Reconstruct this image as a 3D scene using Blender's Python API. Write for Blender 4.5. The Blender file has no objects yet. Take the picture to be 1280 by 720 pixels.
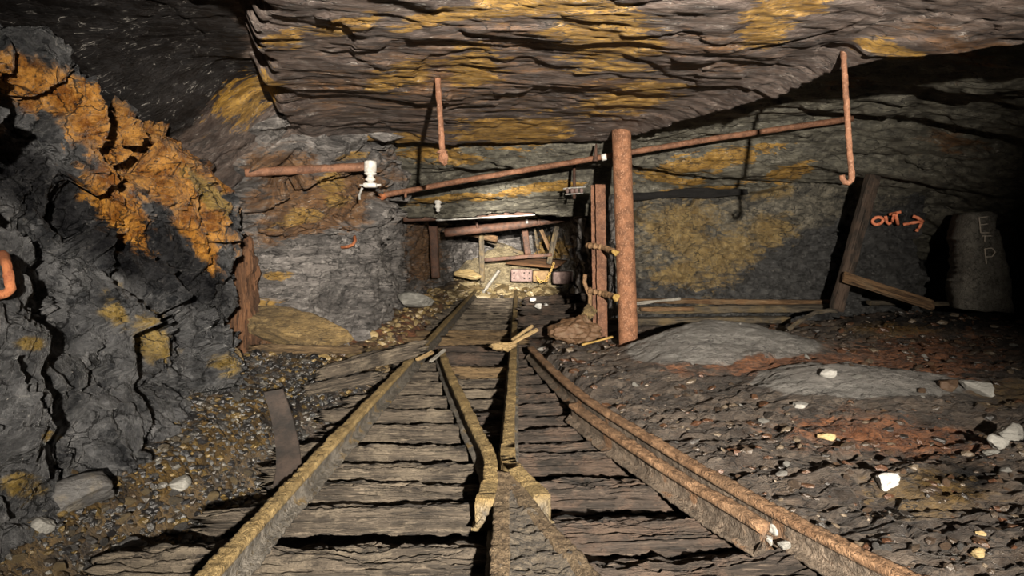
import bpy, math, random
import numpy as np
from mathutils import Vector, Matrix

C = bpy.context.scene.collection
F, CX, CY, CZ = 800.0, 640.0, 303.0, 1.0          # focal length (px), principal column, horizon row, eye height (m)

def P(px, py, d):
    return Vector(((px - CX) / F * d, d, CZ - (py - CY) / F * d))

def tag(o, label=None, cat=None, group=None, kind=None):
    if label: o['label'] = label
    if cat: o['category'] = cat
    if group: o['group'] = group
    if kind: o['kind'] = kind
    return o

# ------------------------------------------------------------------ noise
_rs = np.random.RandomState(7)
_PERM = _rs.permutation(256).astype(np.int64)
_G = _rs.normal(size=(256, 3)); _G /= np.linalg.norm(_G, axis=1)[:, None]
_R = _rs.rand(256, 4)

def _h(x, y, z, s):
    return _PERM[(_PERM[(_PERM[(x + s * 17) & 255] + y) & 255] + z) & 255]

def perlin(p, seed=0):
    p = np.asarray(p, float)
    i = np.floor(p).astype(np.int64); f = p - i
    u = f * f * f * (f * (f * 6 - 15) + 10)
    out = 0
    for dx in (0, 1):
        wx = u[..., 0] if dx else 1 - u[..., 0]
        for dy in (0, 1):
            wy = u[..., 1] if dy else 1 - u[..., 1]
            for dz in (0, 1):
                wz = u[..., 2] if dz else 1 - u[..., 2]
                g = _G[_h(i[..., 0] + dx, i[..., 1] + dy, i[..., 2] + dz, seed)]
                out = out + wx * wy * wz * (g[..., 0] * (f[..., 0] - dx) + g[..., 1] * (f[..., 1] - dy) + g[..., 2] * (f[..., 2] - dz))
    return out * 1.6

def fbm(p, octv=4, gain=.5, seed=0):
    p = np.asarray(p, float); a = 1; o = 0
    for k in range(octv):
        o = o + a * perlin(p, seed + k); p = p * 2.03 + 11.3; a *= gain
    return o

def ridged(p, octv=4, seed=0):
    p = np.asarray(p, float); a = 1; o = 0
    for k in range(octv):
        o = o + a * (1 - 2 * np.abs(perlin(p, seed + k))); p = p * 2.03 + 5.7; a *= .5
    return o

def facet(p, seed=0, tilt=.6, step=.45):
    """broken-rock relief: every cell of a jittered lattice is a plane with its own tilt and height"""
    p = np.asarray(p, float)
    i = np.floor(p).astype(np.int64)
    best = np.full(p.shape[:-1], 9.); val = np.zeros(p.shape[:-1])
    for dx in (-1, 0, 1):
        for dy in (-1, 0, 1):
            for dz in (-1, 0, 1):
                cx, cy, cz = i[..., 0] + dx, i[..., 1] + dy, i[..., 2] + dz
                h = _h(cx, cy, cz, seed)
                r = _R[h]
                ox, oy, oz = p[..., 0] - cx - r[..., 0], p[..., 1] - cy - r[..., 1], p[..., 2] - cz - r[..., 2]
                d = ox * ox + oy * oy + oz * oz
                g = _G[(h * 3 + 7) & 255]
                v = 1.7 * tilt * (g[..., 0] * ox + g[..., 1] * oy + g[..., 2] * oz) + step * (r[..., 3] - .5)
                m = d < best
                best = np.where(m, d, best); val = np.where(m, v, val)
    return val

def terrace(n, k, sharp=.18):
    t = n * k; b = np.floor(t); f = t - b
    return (b + np.clip((f - (1 - sharp)) / sharp, 0, 1)) / k

def sm(a, b, x):
    t = np.clip((x - a) / (b - a), 0, 1); return t * t * (3 - 2 * t)

def V3(x, y, z):
    return np.stack(np.broadcast_arrays(x, y, z), -1)

# ------------------------------------------------------------------ mesh helpers
def raw_mesh(name, verts, quads=None, tris=None, smooth=True):
    me = bpy.data.meshes.new(name)
    verts = np.asarray(verts, np.float32).reshape(-1, 3)
    loops = []; starts = []; n = 0
    if quads is not None and len(quads):
        q = np.asarray(quads, np.int32); loops.append(q.ravel()); starts.append(np.arange(len(q)) * 4); n = q.size
    if tris is not None and len(tris):
        t = np.asarray(tris, np.int32); loops.append(t.ravel()); starts.append(n + np.arange(len(t)) * 3)
    loops = np.concatenate(loops); starts = np.concatenate(starts)
    me.vertices.add(len(verts)); me.vertices.foreach_set('co', verts.ravel())
    me.loops.add(len(loops)); me.loops.foreach_set('vertex_index', loops)
    me.polygons.add(len(starts)); me.polygons.foreach_set('loop_start', starts.astype(np.int32))
    me.update(calc_edges=True)
    me.polygons.foreach_set('use_smooth', np.full(len(starts), smooth))
    me.validate()
    return me

def link(name, me, mat=None, parent=None, loc=None, rot=None):
    o = bpy.data.objects.new(name, me); C.objects.link(o)
    if mat is not None and not me.materials: me.materials.append(mat)
    if parent is not None: o.parent = parent
    if loc is not None: o.location = loc
    if rot is not None: o.rotation_euler = rot
    return o

def empty(name, loc, rot=(0, 0, 0)):
    o = bpy.data.objects.new(name, None); C.objects.link(o)
    o.location = loc; o.rotation_euler = rot; o.empty_display_size = .1
    return o

def grid_quads(n, m, flip=False):
    a = (np.arange(n - 1)[:, None] * m + np.arange(m - 1)[None]).ravel()
    q = np.stack([a, a + 1, a + m + 1, a + m], -1)
    return q[:, ::-1] if flip else q

def attr(me, name, vals):
    a = me.attributes.new(name, 'FLOAT', 'POINT'); a.data.foreach_set('value', np.asarray(vals, np.float32).ravel())

def blobs(v, lst):
    """signed mask of mineral patches and painted dark zones: >0 inside.  (px, py, rx, ry, angle) of each patch on this one surface, at the place it has on the rock"""
    v = v.reshape(-1, 3); d = np.maximum(v[:, 1], .3)
    px = CX + F * v[:, 0] / d; py = CY - F * (v[:, 2] - CZ) / d
    m = np.full(len(v), -1.)
    for (x, y, rx, ry, a) in lst:
        c, s = math.cos(math.radians(a)), math.sin(math.radians(a))
        X = ((px - x) * c + (py - y) * s) / rx; Y = (-(px - x) * s + (py - y) * c) / ry
        m = np.maximum(m, 1 - np.sqrt(X * X + Y * Y))
    return m

# ------------------------------------------------------------------ materials
class NT:
    def __init__(s, name):
        s.m = bpy.data.materials.new(name); s.m.use_nodes = True
        s.t = s.m.node_tree; s.t.nodes.clear()
        s.out = s.n('ShaderNodeOutputMaterial'); s.b = s.n('ShaderNodeBsdfPrincipled')
        s.l(s.b.outputs[0], s.out.inputs[0])
    def n(s, t, **k):
        x = s.t.nodes.new(t)
        for a, b in k.items(): setattr(x, a, b)
        return x
    def l(s, a, b): s.t.links.new(a, b)
    def coord(s, scale=(1, 1, 1), rot=(0, 0, 0)):
        tc = s.n('ShaderNodeTexCoord'); mp = s.n('ShaderNodeMapping')
        mp.inputs['Scale'].default_value = scale; mp.inputs['Rotation'].default_value = rot
        s.l(tc.outputs['Object'], mp.inputs[0]); return mp.outputs[0]
    def noise(s, co, scale, detail=6, rough=.55, dist=0):
        x = s.n('ShaderNodeTexNoise'); s.l(co, x.inputs['Vector'])
        x.inputs['Scale'].default_value = scale; x.inputs['Detail'].default_value = detail
        x.inputs['Roughness'].default_value = rough; x.inputs['Distortion'].default_value = dist
        return x.outputs[0]
    def vor(s, co, scale, feature='F1', rnd=1):
        x = s.n('ShaderNodeTexVoronoi', feature=feature); s.l(co, x.inputs['Vector'])
        x.inputs['Scale'].default_value = scale; x.inputs['Randomness'].default_value = rnd
        return x
    def mth(s, op, a, b=None, c=None, clamp=False):
        x = s.n('ShaderNodeMath', operation=op, use_clamp=clamp)
        for i, v in enumerate((a, b, c)):
            if v is None: continue
            if isinstance(v, (int, float)): x.inputs[i].default_value = v
            else: s.l(v, x.inputs[i])
        return x.outputs[0]
    def step(s, v, a, b):
        x = s.n('ShaderNodeMapRange', interpolation_type='SMOOTHSTEP')
        s.l(v, x.inputs[0]); x.inputs[1].default_value = a; x.inputs[2].default_value = b
        return x.outputs[0]
    def mix(s, fac, a, b, mode='MIX'):
        x = s.n('ShaderNodeMix', data_type='RGBA', blend_type=mode)
        for i, v in ((0, fac), (6, a), (7, b)):
            if isinstance(v, (int, float)): x.inputs[i].default_value = v
            elif isinstance(v, tuple): x.inputs[i].default_value = (*v, 1)
            else: s.l(v, x.inputs[i])
        return x.outputs[2]
    def at(s, name):
        x = s.n('ShaderNodeAttribute', attribute_name=name); return x.outputs['Fac']
    def bump(s, hts, dist=.02, strength=1):
        """hts: [(socket, weight)]"""
        h = None
        for v, w in hts:
            t = s.mth('MULTIPLY', v, w); h = t if h is None else s.mth('ADD', h, t)
        b = s.n('ShaderNodeBump'); b.inputs['Strength'].default_value = strength; b.inputs['Distance'].default_value = dist
        s.l(h, b.inputs['Height']); s.l(b.outputs[0], s.b.inputs['Normal'])
    def fin(s, col, rough, spec=.5):
        if isinstance(col, tuple): s.b.inputs['Base Color'].default_value = (*col, 1)
        else: s.l(col, s.b.inputs['Base Color'])
        if isinstance(rough, (int, float)): s.b.inputs['Roughness'].default_value = rough
        else: s.l(rough, s.b.inputs['Roughness'])
        s.b.inputs['Specular IOR Level'].default_value = spec
        return s.m

def rock_mat(name, dark, mid, light, stretch=(1, 1, 1), rot=(0, 0, 0), masks=(), vein=.5, speck=.5, wet=.45, bump=1.0, sc=1.0):
    """layered mine rock: blotches, foliation streaks, pale veins and specks, and mineral stains or painted dark zones given by vertex masks"""
    t = NT(name)
    co = t.coord(); cs = t.coord(stretch, rot)
    big = t.noise(co, 1.5 * sc, 10, .65, .2); st = t.noise(cs, 4 * sc, 14, .72, .15)
    fine = t.noise(cs, 22 * sc, 10, .75); gr = t.noise(co, 110 * sc, 4, .8); md = t.noise(co, 9 * sc, 12, .75)
    rd = t.n('ShaderNodeTexNoise', noise_type='RIDGED_MULTIFRACTAL'); t.l(cs, rd.inputs['Vector'])
    rd.inputs['Scale'].default_value = 2.6 * sc; rd.inputs['Detail'].default_value = 9; rd.inputs['Roughness'].default_value = .6
    rdg = t.step(rd.outputs[0], .35, 1.5)
    col = t.mix(t.step(big, .38, .62), dark, mid)
    col = t.mix(t.mth('MULTIPLY', t.step(md, .50, .62), .7), col, light)
    col = t.mix(t.mth('MULTIPLY', t.step(st, .52, .70), .6), col, light)
    col = t.mix(t.mth('MULTIPLY', t.step(st, .485, .40), .85), col, tuple(c * .4 for c in dark))
    wv = t.n('ShaderNodeVectorMath', operation='ADD'); nz = t.n('ShaderNodeTexNoise'); t.l(cs, nz.inputs['Vector']); nz.inputs['Scale'].default_value = 3 * sc; nz.inputs['Detail'].default_value = 6
    sv_ = t.n('ShaderNodeVectorMath', operation='SCALE'); t.l(nz.outputs[1], sv_.inputs[0]); sv_.inputs['Scale'].default_value = .5
    t.l(cs, wv.inputs[0]); t.l(sv_.outputs[0], wv.inputs[1])
    ce = t.vor(wv.outputs[0], 2.0 * sc); ce2 = t.vor(wv.outputs[0], 6.5 * sc)
    sep = t.n('ShaderNodeSeparateColor'); t.l(ce.outputs['Color'], sep.inputs[0]); sep2 = t.n('ShaderNodeSeparateColor'); t.l(ce2.outputs['Color'], sep2.inputs[0])
    cell = t.mth('ADD', t.mth('MULTIPLY', sep.outputs[0], .6), t.mth('MULTIPLY', sep2.outputs[1], .4))
    col = t.mix(t.mth('MULTIPLY', t.step(cell, .2, .75), .75), t.mix(.6, col, dark), t.mix(.35, col, light))
    pn = t.noise(co, 3.4 * sc, 12, .68, .3)
    for an, c1, c2, soft in masks:
        w = t.mth('ADD', t.at(an), t.mth('MULTIPLY', t.mth('SUBTRACT', t.mth('ADD', t.mth('MULTIPLY', pn, .55), t.mth('MULTIPLY', st, .45)), .5), 2.3))
        w = t.mth('ADD', w, t.mth('MULTIPLY', t.mth('SUBTRACT', cell, .5), 0 if an in ('grey', 'lintel', 'black') else .75))
        f = t.step(w, .08, .08 + soft)
        if an not in ('grey', 'lintel', 'black', 'dark'): f = t.mth('MULTIPLY', f, t.mth('SUBTRACT', 1, t.mth('MULTIPLY', t.step(fine, .47, .36), .75)))
        col = t.mix(t.mth('MULTIPLY', f, .95), col, t.mix(t.step(md, .38, .62), c1, c2))
    col = t.mix(t.mth('MULTIPLY', t.step(fine, .50, .32), .8), col, tuple(c * .3 for c in dark))
    # pale veins and specks of quartz and lime
    vn = t.noise(cs, 2.1 * sc, 6, .55, 1.0)
    ve = t.mth('MULTIPLY', t.step(t.mth('ABSOLUTE', t.mth('SUBTRACT', vn, .5)), .007, .0), t.step(md, .48, .6))
    sp = t.step(t.noise(cs, 55 * sc, 3, .6), .66, .74)
    sp = t.mth('MULTIPLY', sp, t.step(t.noise(co, 2.6 * sc, 6, .65), .46, .62))
    if any(k[0] == 'black' for k in masks):
        sp = t.mth('MULTIPLY', sp, t.mth('SUBTRACT', 1, t.mth('MULTIPLY', t.step(t.at('black'), -.1, .3), .8)))
    col = t.mix(t.mth('MULTIPLY', ve, vein), col, (.55, .52, .48))
    col = t.mix(t.mth('MULTIPLY', sp, speck), col, (.62, .59, .54))
    cr = t.vor(wv.outputs[0], 2.4 * sc, 'DISTANCE_TO_EDGE').outputs['Distance']
    crk = t.mth('MULTIPLY', t.step(cr, .028, .006), t.step(pn, .42, .50))
    col = t.mix(t.mth('MULTIPLY', crk, .8), col, tuple(c * .2 for c in dark))
    t.bump([(st, 1.0), (md, .55), (fine, .45), (gr, .20), (rdg, -.35), (crk, -.25), (sep.outputs[1], .22), (sep2.outputs[0], .14)], .06 * bump)
    ro = t.mth('ADD', wet, t.mth('MULTIPLY', t.step(md, .38, .62), .32))
    m_ = t.fin(col, ro, .6)
    if any(k[0] == 'black' for k in masks):
        t.l(t.mth('SUBTRACT', .6, t.mth('MULTIPLY', t.step(t.at('black'), -.1, .3), .42)), t.b.inputs['Specular IOR Level'])
    return m_

def wood_mat(name, dark, mid, light, mud=(.16, .135, .10), mudamt=.5, red=0.0, sc=1.0, rough=.75, axis=0):
    t = NT(name)
    s = [14, 14, 14]; s[axis] = 1.3
    co = t.coord(); cs = t.coord(tuple(s))
    oi = t.n('ShaderNodeObjectInfo')
    ad = t.n('ShaderNodeVectorMath', operation='ADD'); t.l(cs, ad.inputs[0])
    cb = t.n('ShaderNodeCombineXYZ')
    for i in range(3): t.l(t.mth('MULTIPLY', oi.outputs['Random'], 37. + 11 * i), cb.inputs[i])
    t.l(cb.outputs[0], ad.inputs[1]); cs = ad.outputs[0]
    ad2 = t.n('ShaderNodeVectorMath', operation='ADD'); t.l(co, ad2.inputs[0]); t.l(cb.outputs[0], ad2.inputs[1]); co = ad2.outputs[0]
    g = t.noise(cs, 1.6 * sc, 9, .62, .6); g2 = t.noise(cs, 5 * sc, 6, .7); n = t.noise(co, 5, 8, .6); gr = t.noise(co, 70, 5, .75)
    col = t.mix(t.step(g, .35, .65), dark, mid); col = t.mix(t.step(g2, .52, .75), col, light)
    col = t.mix(t.step(g2, .44, .3), col, tuple(c * .25 for c in dark))
    if red: col = t.mix(t.mth('MULTIPLY', t.step(n, .5, .6), red), col, (.13, .045, .02))
    md = t.mth('MULTIPLY', t.step(t.mth('ADD', n, t.mth('MULTIPLY', gr, .3)), .62, .78), mudamt)
    col = t.mix(md, col, mud)
    col = t.mix(t.mth('MULTIPLY', t.step(gr, .66, .76), .55), col, (.4, .36, .29))
    rd = t.n('ShaderNodeTexNoise', noise_type='RIDGED_MULTIFRACTAL'); t.l(cs, rd.inputs['Vector'])
    rd.inputs['Scale'].default_value = .7 * sc; rd.inputs['Detail'].default_value = 8; rd.inputs['Roughness'].default_value = .6
    ck = t.step(rd.outputs[0], .55, 1.25)
    col = t.mix(t.mth('MULTIPLY', ck, .75), col, tuple(c * .2 for c in dark))
    t.bump([(g, .8), (g2, .7), (gr, .35), (n, .6), (ck, -.6)], .05)
    return t.fin(col, rough, .35)

def rust_mat(name, a, b, c, sc=1.0, crust=.5, rough=.7, spots=.6):
    t = NT(name); co = t.coord()
    n = t.noise(co, 9 * sc, 8, .65); f = t.noise(co, 60 * sc, 5, .7); g = t.noise(co, 160 * sc, 3, .7)
    col = t.mix(t.step(n, .38, .62), a, b)
    col = t.mix(t.mth('MULTIPLY', t.step(f, .52, .68), spots), col, c)
    col = t.mix(t.mth('MULTIPLY', t.step(f, .42, .3), .7), col, tuple(v * .3 for v in a))
    t.bump([(n, .4), (f, .5), (g, .25)], .012 * crust * 2)
    return t.fin(col, rough, .4)

def plain_mat(name, a, b, sc=12, rough=.6, bump=.01, metal=0):
    t = NT(name); co = t.coord()
    n = t.noise(co, sc, 7, .65); g = t.noise(co, sc * 7, 4, .7)
    col = t.mix(t.step(n, .38, .65), a, b); col = t.mix(t.mth('MULTIPLY', t.step(g, .45, .3), .5), col, tuple(v * .4 for v in a))
    t.bump([(n, .6), (g, .4)], bump)
    t.b.inputs['Metallic'].default_value = metal
    return t.fin(col, rough, .4)

def stone_mat(name, a, b, c, rough=.55):
    """loose stones: each object its own tone"""
    t = NT(name); co = t.coord(); oi = t.n('ShaderNodeObjectInfo')
    cs = t.coord((1, 1, 4), (.3, .2, 0))
    n = t.noise(co, 9, 8, .65); s = t.noise(cs, 14, 8, .7); g = t.noise(co, 90, 4, .7)
    col = t.mix(oi.outputs['Random'], a, b); col = t.mix(t.step(n, .5, .7), col, c)
    col = t.mix(t.mth('MULTIPLY', t.step(s, .47, .3), .8), col, tuple(v * .25 for v in a))
    t.bump([(n, .5), (s, .6), (g, .25)], .02)
    return t.fin(col, rough, .5)

OCH = ('ochre', (.19, .105, .022), (.33, .20, .045), .30)
M = {}
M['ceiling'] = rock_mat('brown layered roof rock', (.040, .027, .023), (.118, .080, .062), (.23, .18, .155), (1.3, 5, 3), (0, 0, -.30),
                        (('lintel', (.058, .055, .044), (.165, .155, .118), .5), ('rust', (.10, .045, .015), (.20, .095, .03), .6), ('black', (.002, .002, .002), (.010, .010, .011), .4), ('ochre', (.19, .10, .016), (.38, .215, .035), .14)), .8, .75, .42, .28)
M['left'] = rock_mat('dark wet left rock', (.011, .012, .014), (.047, .048, .052), (.20, .20, .205), (2.2, 2.2, 2.6), (.5, .4, 0),
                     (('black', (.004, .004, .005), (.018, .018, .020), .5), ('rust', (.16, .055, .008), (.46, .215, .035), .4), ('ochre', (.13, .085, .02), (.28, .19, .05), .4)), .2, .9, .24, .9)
M['pillar'] = rock_mat('grey rock pillar', (.05, .046, .045), (.19, .173, .163), (.42, .39, .37), (1.2, 1.2, 4.5), (0, .25, 0),
                       (('rust', (.10, .045, .015), (.20, .10, .035), .45), OCH), .8, .9, .36, .7)
M['back'] = rock_mat('greenish grey back rock', (.034, .033, .030), (.14, .126, .096), (.36, .32, .24), (1.6, 1.6, 4), (0, -.3, 0),
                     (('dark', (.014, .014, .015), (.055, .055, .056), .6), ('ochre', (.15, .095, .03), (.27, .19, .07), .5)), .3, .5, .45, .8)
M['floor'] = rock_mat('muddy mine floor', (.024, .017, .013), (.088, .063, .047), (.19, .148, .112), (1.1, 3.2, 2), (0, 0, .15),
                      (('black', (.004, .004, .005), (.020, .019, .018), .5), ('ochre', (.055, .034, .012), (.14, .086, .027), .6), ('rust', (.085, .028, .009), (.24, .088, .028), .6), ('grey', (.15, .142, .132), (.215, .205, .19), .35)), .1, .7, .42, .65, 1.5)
M['rubble'] = stone_mat('broken ochre rubble', (.05, .042, .032), (.15, .105, .045), (.22, .16, .07))
M['rubble_dark'] = stone_mat('dark rubble', (.02, .02, .021), (.075, .072, .07), (.14, .12, .09), .4)
M['rubble_brown'] = stone_mat('brown rubble', (.035, .024, .017), (.12, .065, .032), (.17, .12, .075))
M['stone_white'] = stone_mat('pale quartz stone', (.32, .31, .295), (.46, .45, .43), (.55, .54, .51))
M['stone_grey'] = stone_mat('pale grey stone', (.16, .155, .14), (.27, .26, .24), (.35, .34, .31))
M['stone_tan'] = stone_mat('tan stone', (.22, .16, .07), (.34, .25, .12), (.42, .33, .18))
M['stone_ochre'] = rock_mat('ochre boulder rock', (.13, .085, .035), (.42, .275, .10), (.55, .39, .17), (1.2, 1.2, 5), (0, .35, 0), (), .1, .3, .55, .8, 2)
M['heap'] = rock_mat('pale heap rubble', (.15, .115, .06), (.42, .34, .195), (.56, .47, .30), (1, 1, 2), (0, 0, 0), (), .1, .5, .6, 1.2, 3)
M['tie'] = wood_mat('mud caked sleeper wood', (.026, .020, .015), (.115, .092, .069), (.26, .21, .155), (.21, .172, .125), .6)
M['tie_dark'] = wood_mat('dark sodden wood', (.016, .012, .009), (.064, .047, .037), (.155, .118, .09), (.11, .083, .062), .5, .22)
M['tie_tan'] = wood_mat('tan split wood', (.06, .038, .02), (.19, .125, .062), (.30, .21, .11), (.2, .16, .09), .4, .3)
M['charred'] = wood_mat('black wood', (.003, .003, .003), (.010, .009, .009), (.02, .018, .017), (.02, .018, .016), .3)
M['timber'] = wood_mat('brown weathered timber', (.035, .018, .010), (.12, .062, .034), (.20, .115, .065), (.1, .06, .03), .3, 0, 1, .65, 2)
M['plank'] = wood_mat('orange brown plank', (.07, .038, .018), (.22, .125, .06), (.33, .21, .11), (.2, .15, .09), .4)
M['plank_grey'] = wood_mat('grey brown plank', (.03, .025, .019), (.11, .09, .065), (.22, .18, .12), (.2, .14, .06), .5)
M['stick'] = wood_mat('pale stick wood', (.30, .2, .09), (.50, .35, .17), (.6, .45, .25), (.4, .3, .15), .2)
M['splinter'] = wood_mat('whitish splinter wood', (.22, .205, .175), (.40, .375, .33), (.52, .49, .44), (.36, .33, .29), .2)
def rail_mat(name, top, topd, side):
    """rail caked in dried mud: crust ridges, ochre crust on the running surface (by the part of the section, attribute 'head')"""
    t = NT(name); co = t.coord(); cs = t.coord((1.6, .9, 1), (0, 0, .2))
    n = t.noise(co, 14, 7, .65); w = t.noise(cs, 42, 5, .6, 1.6); g = t.noise(co, 130, 4, .7); b = t.noise(co, 4, 6)
    ct = t.mix(t.step(n, .35, .65), topd, top); ct = t.mix(t.step(b, .5, .68), ct, tuple(v * .55 for v in top))
    csd = t.mix(t.step(n, .4, .62), tuple(v * .45 for v in side), side)
    csd = t.mix(t.step(t.noise(co, 7, 5), .58, .66), csd, topd)
    col = t.mix(t.at('head'), csd, ct)
    col = t.mix(t.mth('MULTIPLY', t.step(w, .47, .36), .75), col, tuple(v * .3 for v in topd))
    col = t.mix(t.mth('MULTIPLY', t.step(g, .64, .75), .5), col, (.4, .34, .24))
    t.bump([(w, 1.0), (n, .5), (g, .3)], .016)
    return t.fin(col, .72, .35)
M['rail_ochre'] = rail_mat('ochre mud rail', (.30, .215, .095), (.17, .115, .045), (.15, .135, .115))
M['rail_mud'] = rail_mat('brown mud rail', (.16, .115, .068), (.085, .058, .034), (.075, .062, .048))
M['rail_rust'] = rail_mat('rusty mud rail', (.26, .155, .085), (.13, .07, .035), (.15, .115, .085))
M['post'] = rust_mat('salmon rust', (.115, .050, .024), (.235, .105, .052), (.40, .22, .135), 1.2, .8, .7, .9)
M['steel_rust'] = rust_mat('brown rust', (.085, .038, .021), (.175, .080, .043), (.29, .16, .10))
M['rod'] = rust_mat('rod rust', (.085, .036, .018), (.17, .076, .04), (.30, .17, .11), 1.4)
M['dark_rust'] = rust_mat('dark rust', (.030, .015, .010), (.075, .034, .02), (.13, .07, .046))
M['hook'] = rust_mat('orange rust', (.19, .055, .02), (.32, .11, .04), (.38, .18, .08), 2)
M['clamp'] = rust_mat('twisted clamp rust', (.12, .07, .035), (.24, .14, .07), (.34, .22, .12), 2)
M['yellow'] = plain_mat('yellow ochre crust', (.25, .155, .04), (.37, .245, .08), 20, .7)
M['plate'] = plain_mat('dull dark steel', (.010, .008, .007), (.032, .022, .017), 7, .75, .006)
M['porcelain'] = plain_mat('dirty white porcelain', (.36, .345, .32), (.52, .51, .48), 25, .35, .002)
M['white'] = plain_mat('limed white crust', (.16, .155, .145), (.32, .31, .295), 25, .6, .006)
M['paint'] = plain_mat('orange red paint', (.72, .20, .09), (.86, .32, .18), 40, .7, .002)
M['scratch'] = plain_mat('chalk scratch', (.55, .48, .40), (.7, .62, .52), 40, .9, .002)
M['block'] = plain_mat('pinkish block', (.10, .066, .06), (.17, .118, .106), 14, .8, .008)
M['block_tan'] = plain_mat('tan block', (.13, .08, .036), (.20, .13, .06), 14, .8, .008)
M['mud'] = rock_mat('caked mud', (.035, .027, .02), (.10, .077, .052), (.19, .15, .10), (1, 2.5, 1), (0, 0, .3), (), .05, .5, .55, .5, 4)
M['slabstone'] = rock_mat('rough grey slab', (.25, .23, .195), (.42, .39, .33), (.5, .46, .4), (1, 1, 1), (0, 0, 0), (), .1, .6, .6, .9, 3)

# ------------------------------------------------------------------ height fields of the cave
class HF:
    """regular height field with bilinear lookup; a, b are the two grid axes"""
    def __init__(s, a, b, h): s.a, s.b, s.h = a, b, h
    def __call__(s, x, y):
        i = np.interp(x, s.a, np.arange(len(s.a))); j = np.interp(y, s.b, np.arange(len(s.b)))
        i0 = np.minimum(np.floor(i).astype(int), len(s.a) - 2); j0 = np.minimum(np.floor(j).astype(int), len(s.b) - 2)
        u, v = i - i0, j - j0; h = s.h
        return (h[i0, j0] * (1 - u) + h[i0 + 1, j0] * u) * (1 - v) + (h[i0, j0 + 1] * (1 - u) + h[i0 + 1, j0 + 1] * u) * v

# --- rails in plan (X, Y), running surface at z = 0
def zrow(y, z=0.0): return (CZ - z) * F / (y - CY)
def pl(pts):
    o = []
    for (px, py) in pts:
        d = zrow(py); o.append(((px - CX) / F * d, d))
    return o
RL = pl([(238, 738), (300, 672), (400, 566), (500, 462), (555, 404), (590, 367), (601, 356)])
RC = pl([(551, 436), (556, 450), (566, 474), (580, 503), (597, 538), (611, 566)])
RW = pl([(645.5, 352), (644.5, 372), (643, 410), (641, 450), (638, 505), (635, 555)])
RR = pl([(663, 433), (690, 460), (730, 494), (800, 538), (900, 597), (1000, 651), (1100, 701), (1190, 742)])
def xat(line, y):
    ys = [p[1] for p in line]; xs = [p[0] for p in line]
    o = np.argsort(ys); return np.interp(y, np.array(ys)[o], np.array(xs)[o])

# --- floor
fx = np.linspace(-3.6, 8.2, 620); fy = np.geomspace(.9, 17.5, 760)
X, Y = np.meshgrid(fx, fy, indexing='ij')
p = V3(X, Y, 0)
left = xat(RL, Y) - .42 - .25 * sm(6, 3, Y); 
right = np.where(Y < 5.9, xat(RR, Y) + .10, xat(RW, Y) + .45)
wl = .10 * perlin(p * 2.1, 3)
bed = sm(-.15, .22, X - left + wl) * sm(-.02, .16, right - X + wl * .5)
bed *= sm(14.5, 12.5, Y)
zl = -.10 + .08 * fbm(p * 1.3, 4, .5, 11) + .18 * sm(-1.3, -2.2, X) * sm(6.5, 5, Y)
zl = zl + .10 * sm(6.2, 8.5, Y)
zr = -.045 + .045 * fbm(V3(X * .8, Y * 2.2, 0), 4, .5, 21) + .05 * sm(1.2, 3.5, X)
zr = zr + terrace(fbm(V3(X * 1.3 + Y * .5, Y * 2.6 - X * .4, 3), 4, .55, 24) * .5, 7, .22) * .08 * sm(5.2, 3.4, Y)
def m1f(X, Y): return np.exp(-(((X - 1.80) / np.where(X < 1.8, .85, .95)) ** 2 + ((Y - 5.72 - np.where(X < 1.8, .55, .12) * (X - 1.8)) / np.where(Y < 5.72, .80, .60)) ** 2) ** 1.05)
def m2f(X, Y): return np.exp(-(((X - 2.2) / np.where(X < 2.2, .62, .95)) ** 2 + ((Y - 4.32 - .1 * (X - 2.2)) / .46) ** 2) ** 1.1)
m1, m2 = m1f(X, Y), m2f(X, Y)
m3 = np.exp(-(((X - 4.6) / 1.5) ** 2 + ((Y - 7.1) / .6) ** 2) ** 1.2)
zr = zr * (1 - .8 * np.maximum(m1, m2)) + .31 * m1 + .15 * m2 + .17 * m3
zr = zr - .10 * np.exp(-(((X - 1.9) / .9) ** 2 + ((Y - 7.25) / .35) ** 2) ** 2)
zz = np.where(X < (left + right) / 2, zl, zr)
zz = zz * (1 - bed) + bed * (-.36 + .06 * fbm(p * 2.4, 4, .5, 31))
zz = np.where(Y > 5.5, zz + bed * sm(5.5, 7, Y) * .10, zz)
rough = (1 - .75 * np.maximum(m1, m2))
zz += rough * (.028 * facet(p * np.array([4, 7, 1.]) + .3 * V3(perlin(p * 3, 5), perlin(p * 3, 6), 0), 41) + .012 * facet(p * 14, 43) + .012 * fbm(V3(X * 6, Y * 13, 0), 4, .55, 45))
zz += .012 * fbm(p * 7, 3, .5, 48) + .004 * facet(p * 30, 49)
# heap at the far end of the drive
hp = np.exp(-(((X + .15) / 1.15) ** 2 + ((Y - 15.6) / 1.6) ** 2) ** 1.3)
zz += .55 * hp + .10 * hp * facet(p * 2.3, 51)
fh = zz; FZ = HF(fx, fy, fh)
me = raw_mesh('floor', V3(X, Y, zz), grid_quads(len(fx), len(fy)))
v = V3(X, Y, zz)
attr(me, 'grey', np.maximum(sm(.16, .50, m1), sm(.20, .55, m2)).ravel() * 1.9 - 1.0)
attr(me, 'rust', blobs(v, [(1010, 458, 220, 26, 3), (1100, 545, 170, 30, 3), (1150, 450, 130, 40, 0), (560, 420, 120, 25, 0), (480, 410, 80, 14, -20)]) + .08)
attr(me, 'ochre', blobs(v, [(260, 560, 150, 90, -35), (200, 650, 200, 80, -25), (60, 670, 160, 50, -20), (470, 410, 150, 40, -25), (480, 440, 90, 40, 0), (1110, 415, 90, 15, 0), (1260, 490, 60, 25, 0), (630, 330, 120, 60, 0), (540, 380, 100, 30, 0), (1150, 620, 120, 40, 0)]))
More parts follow.
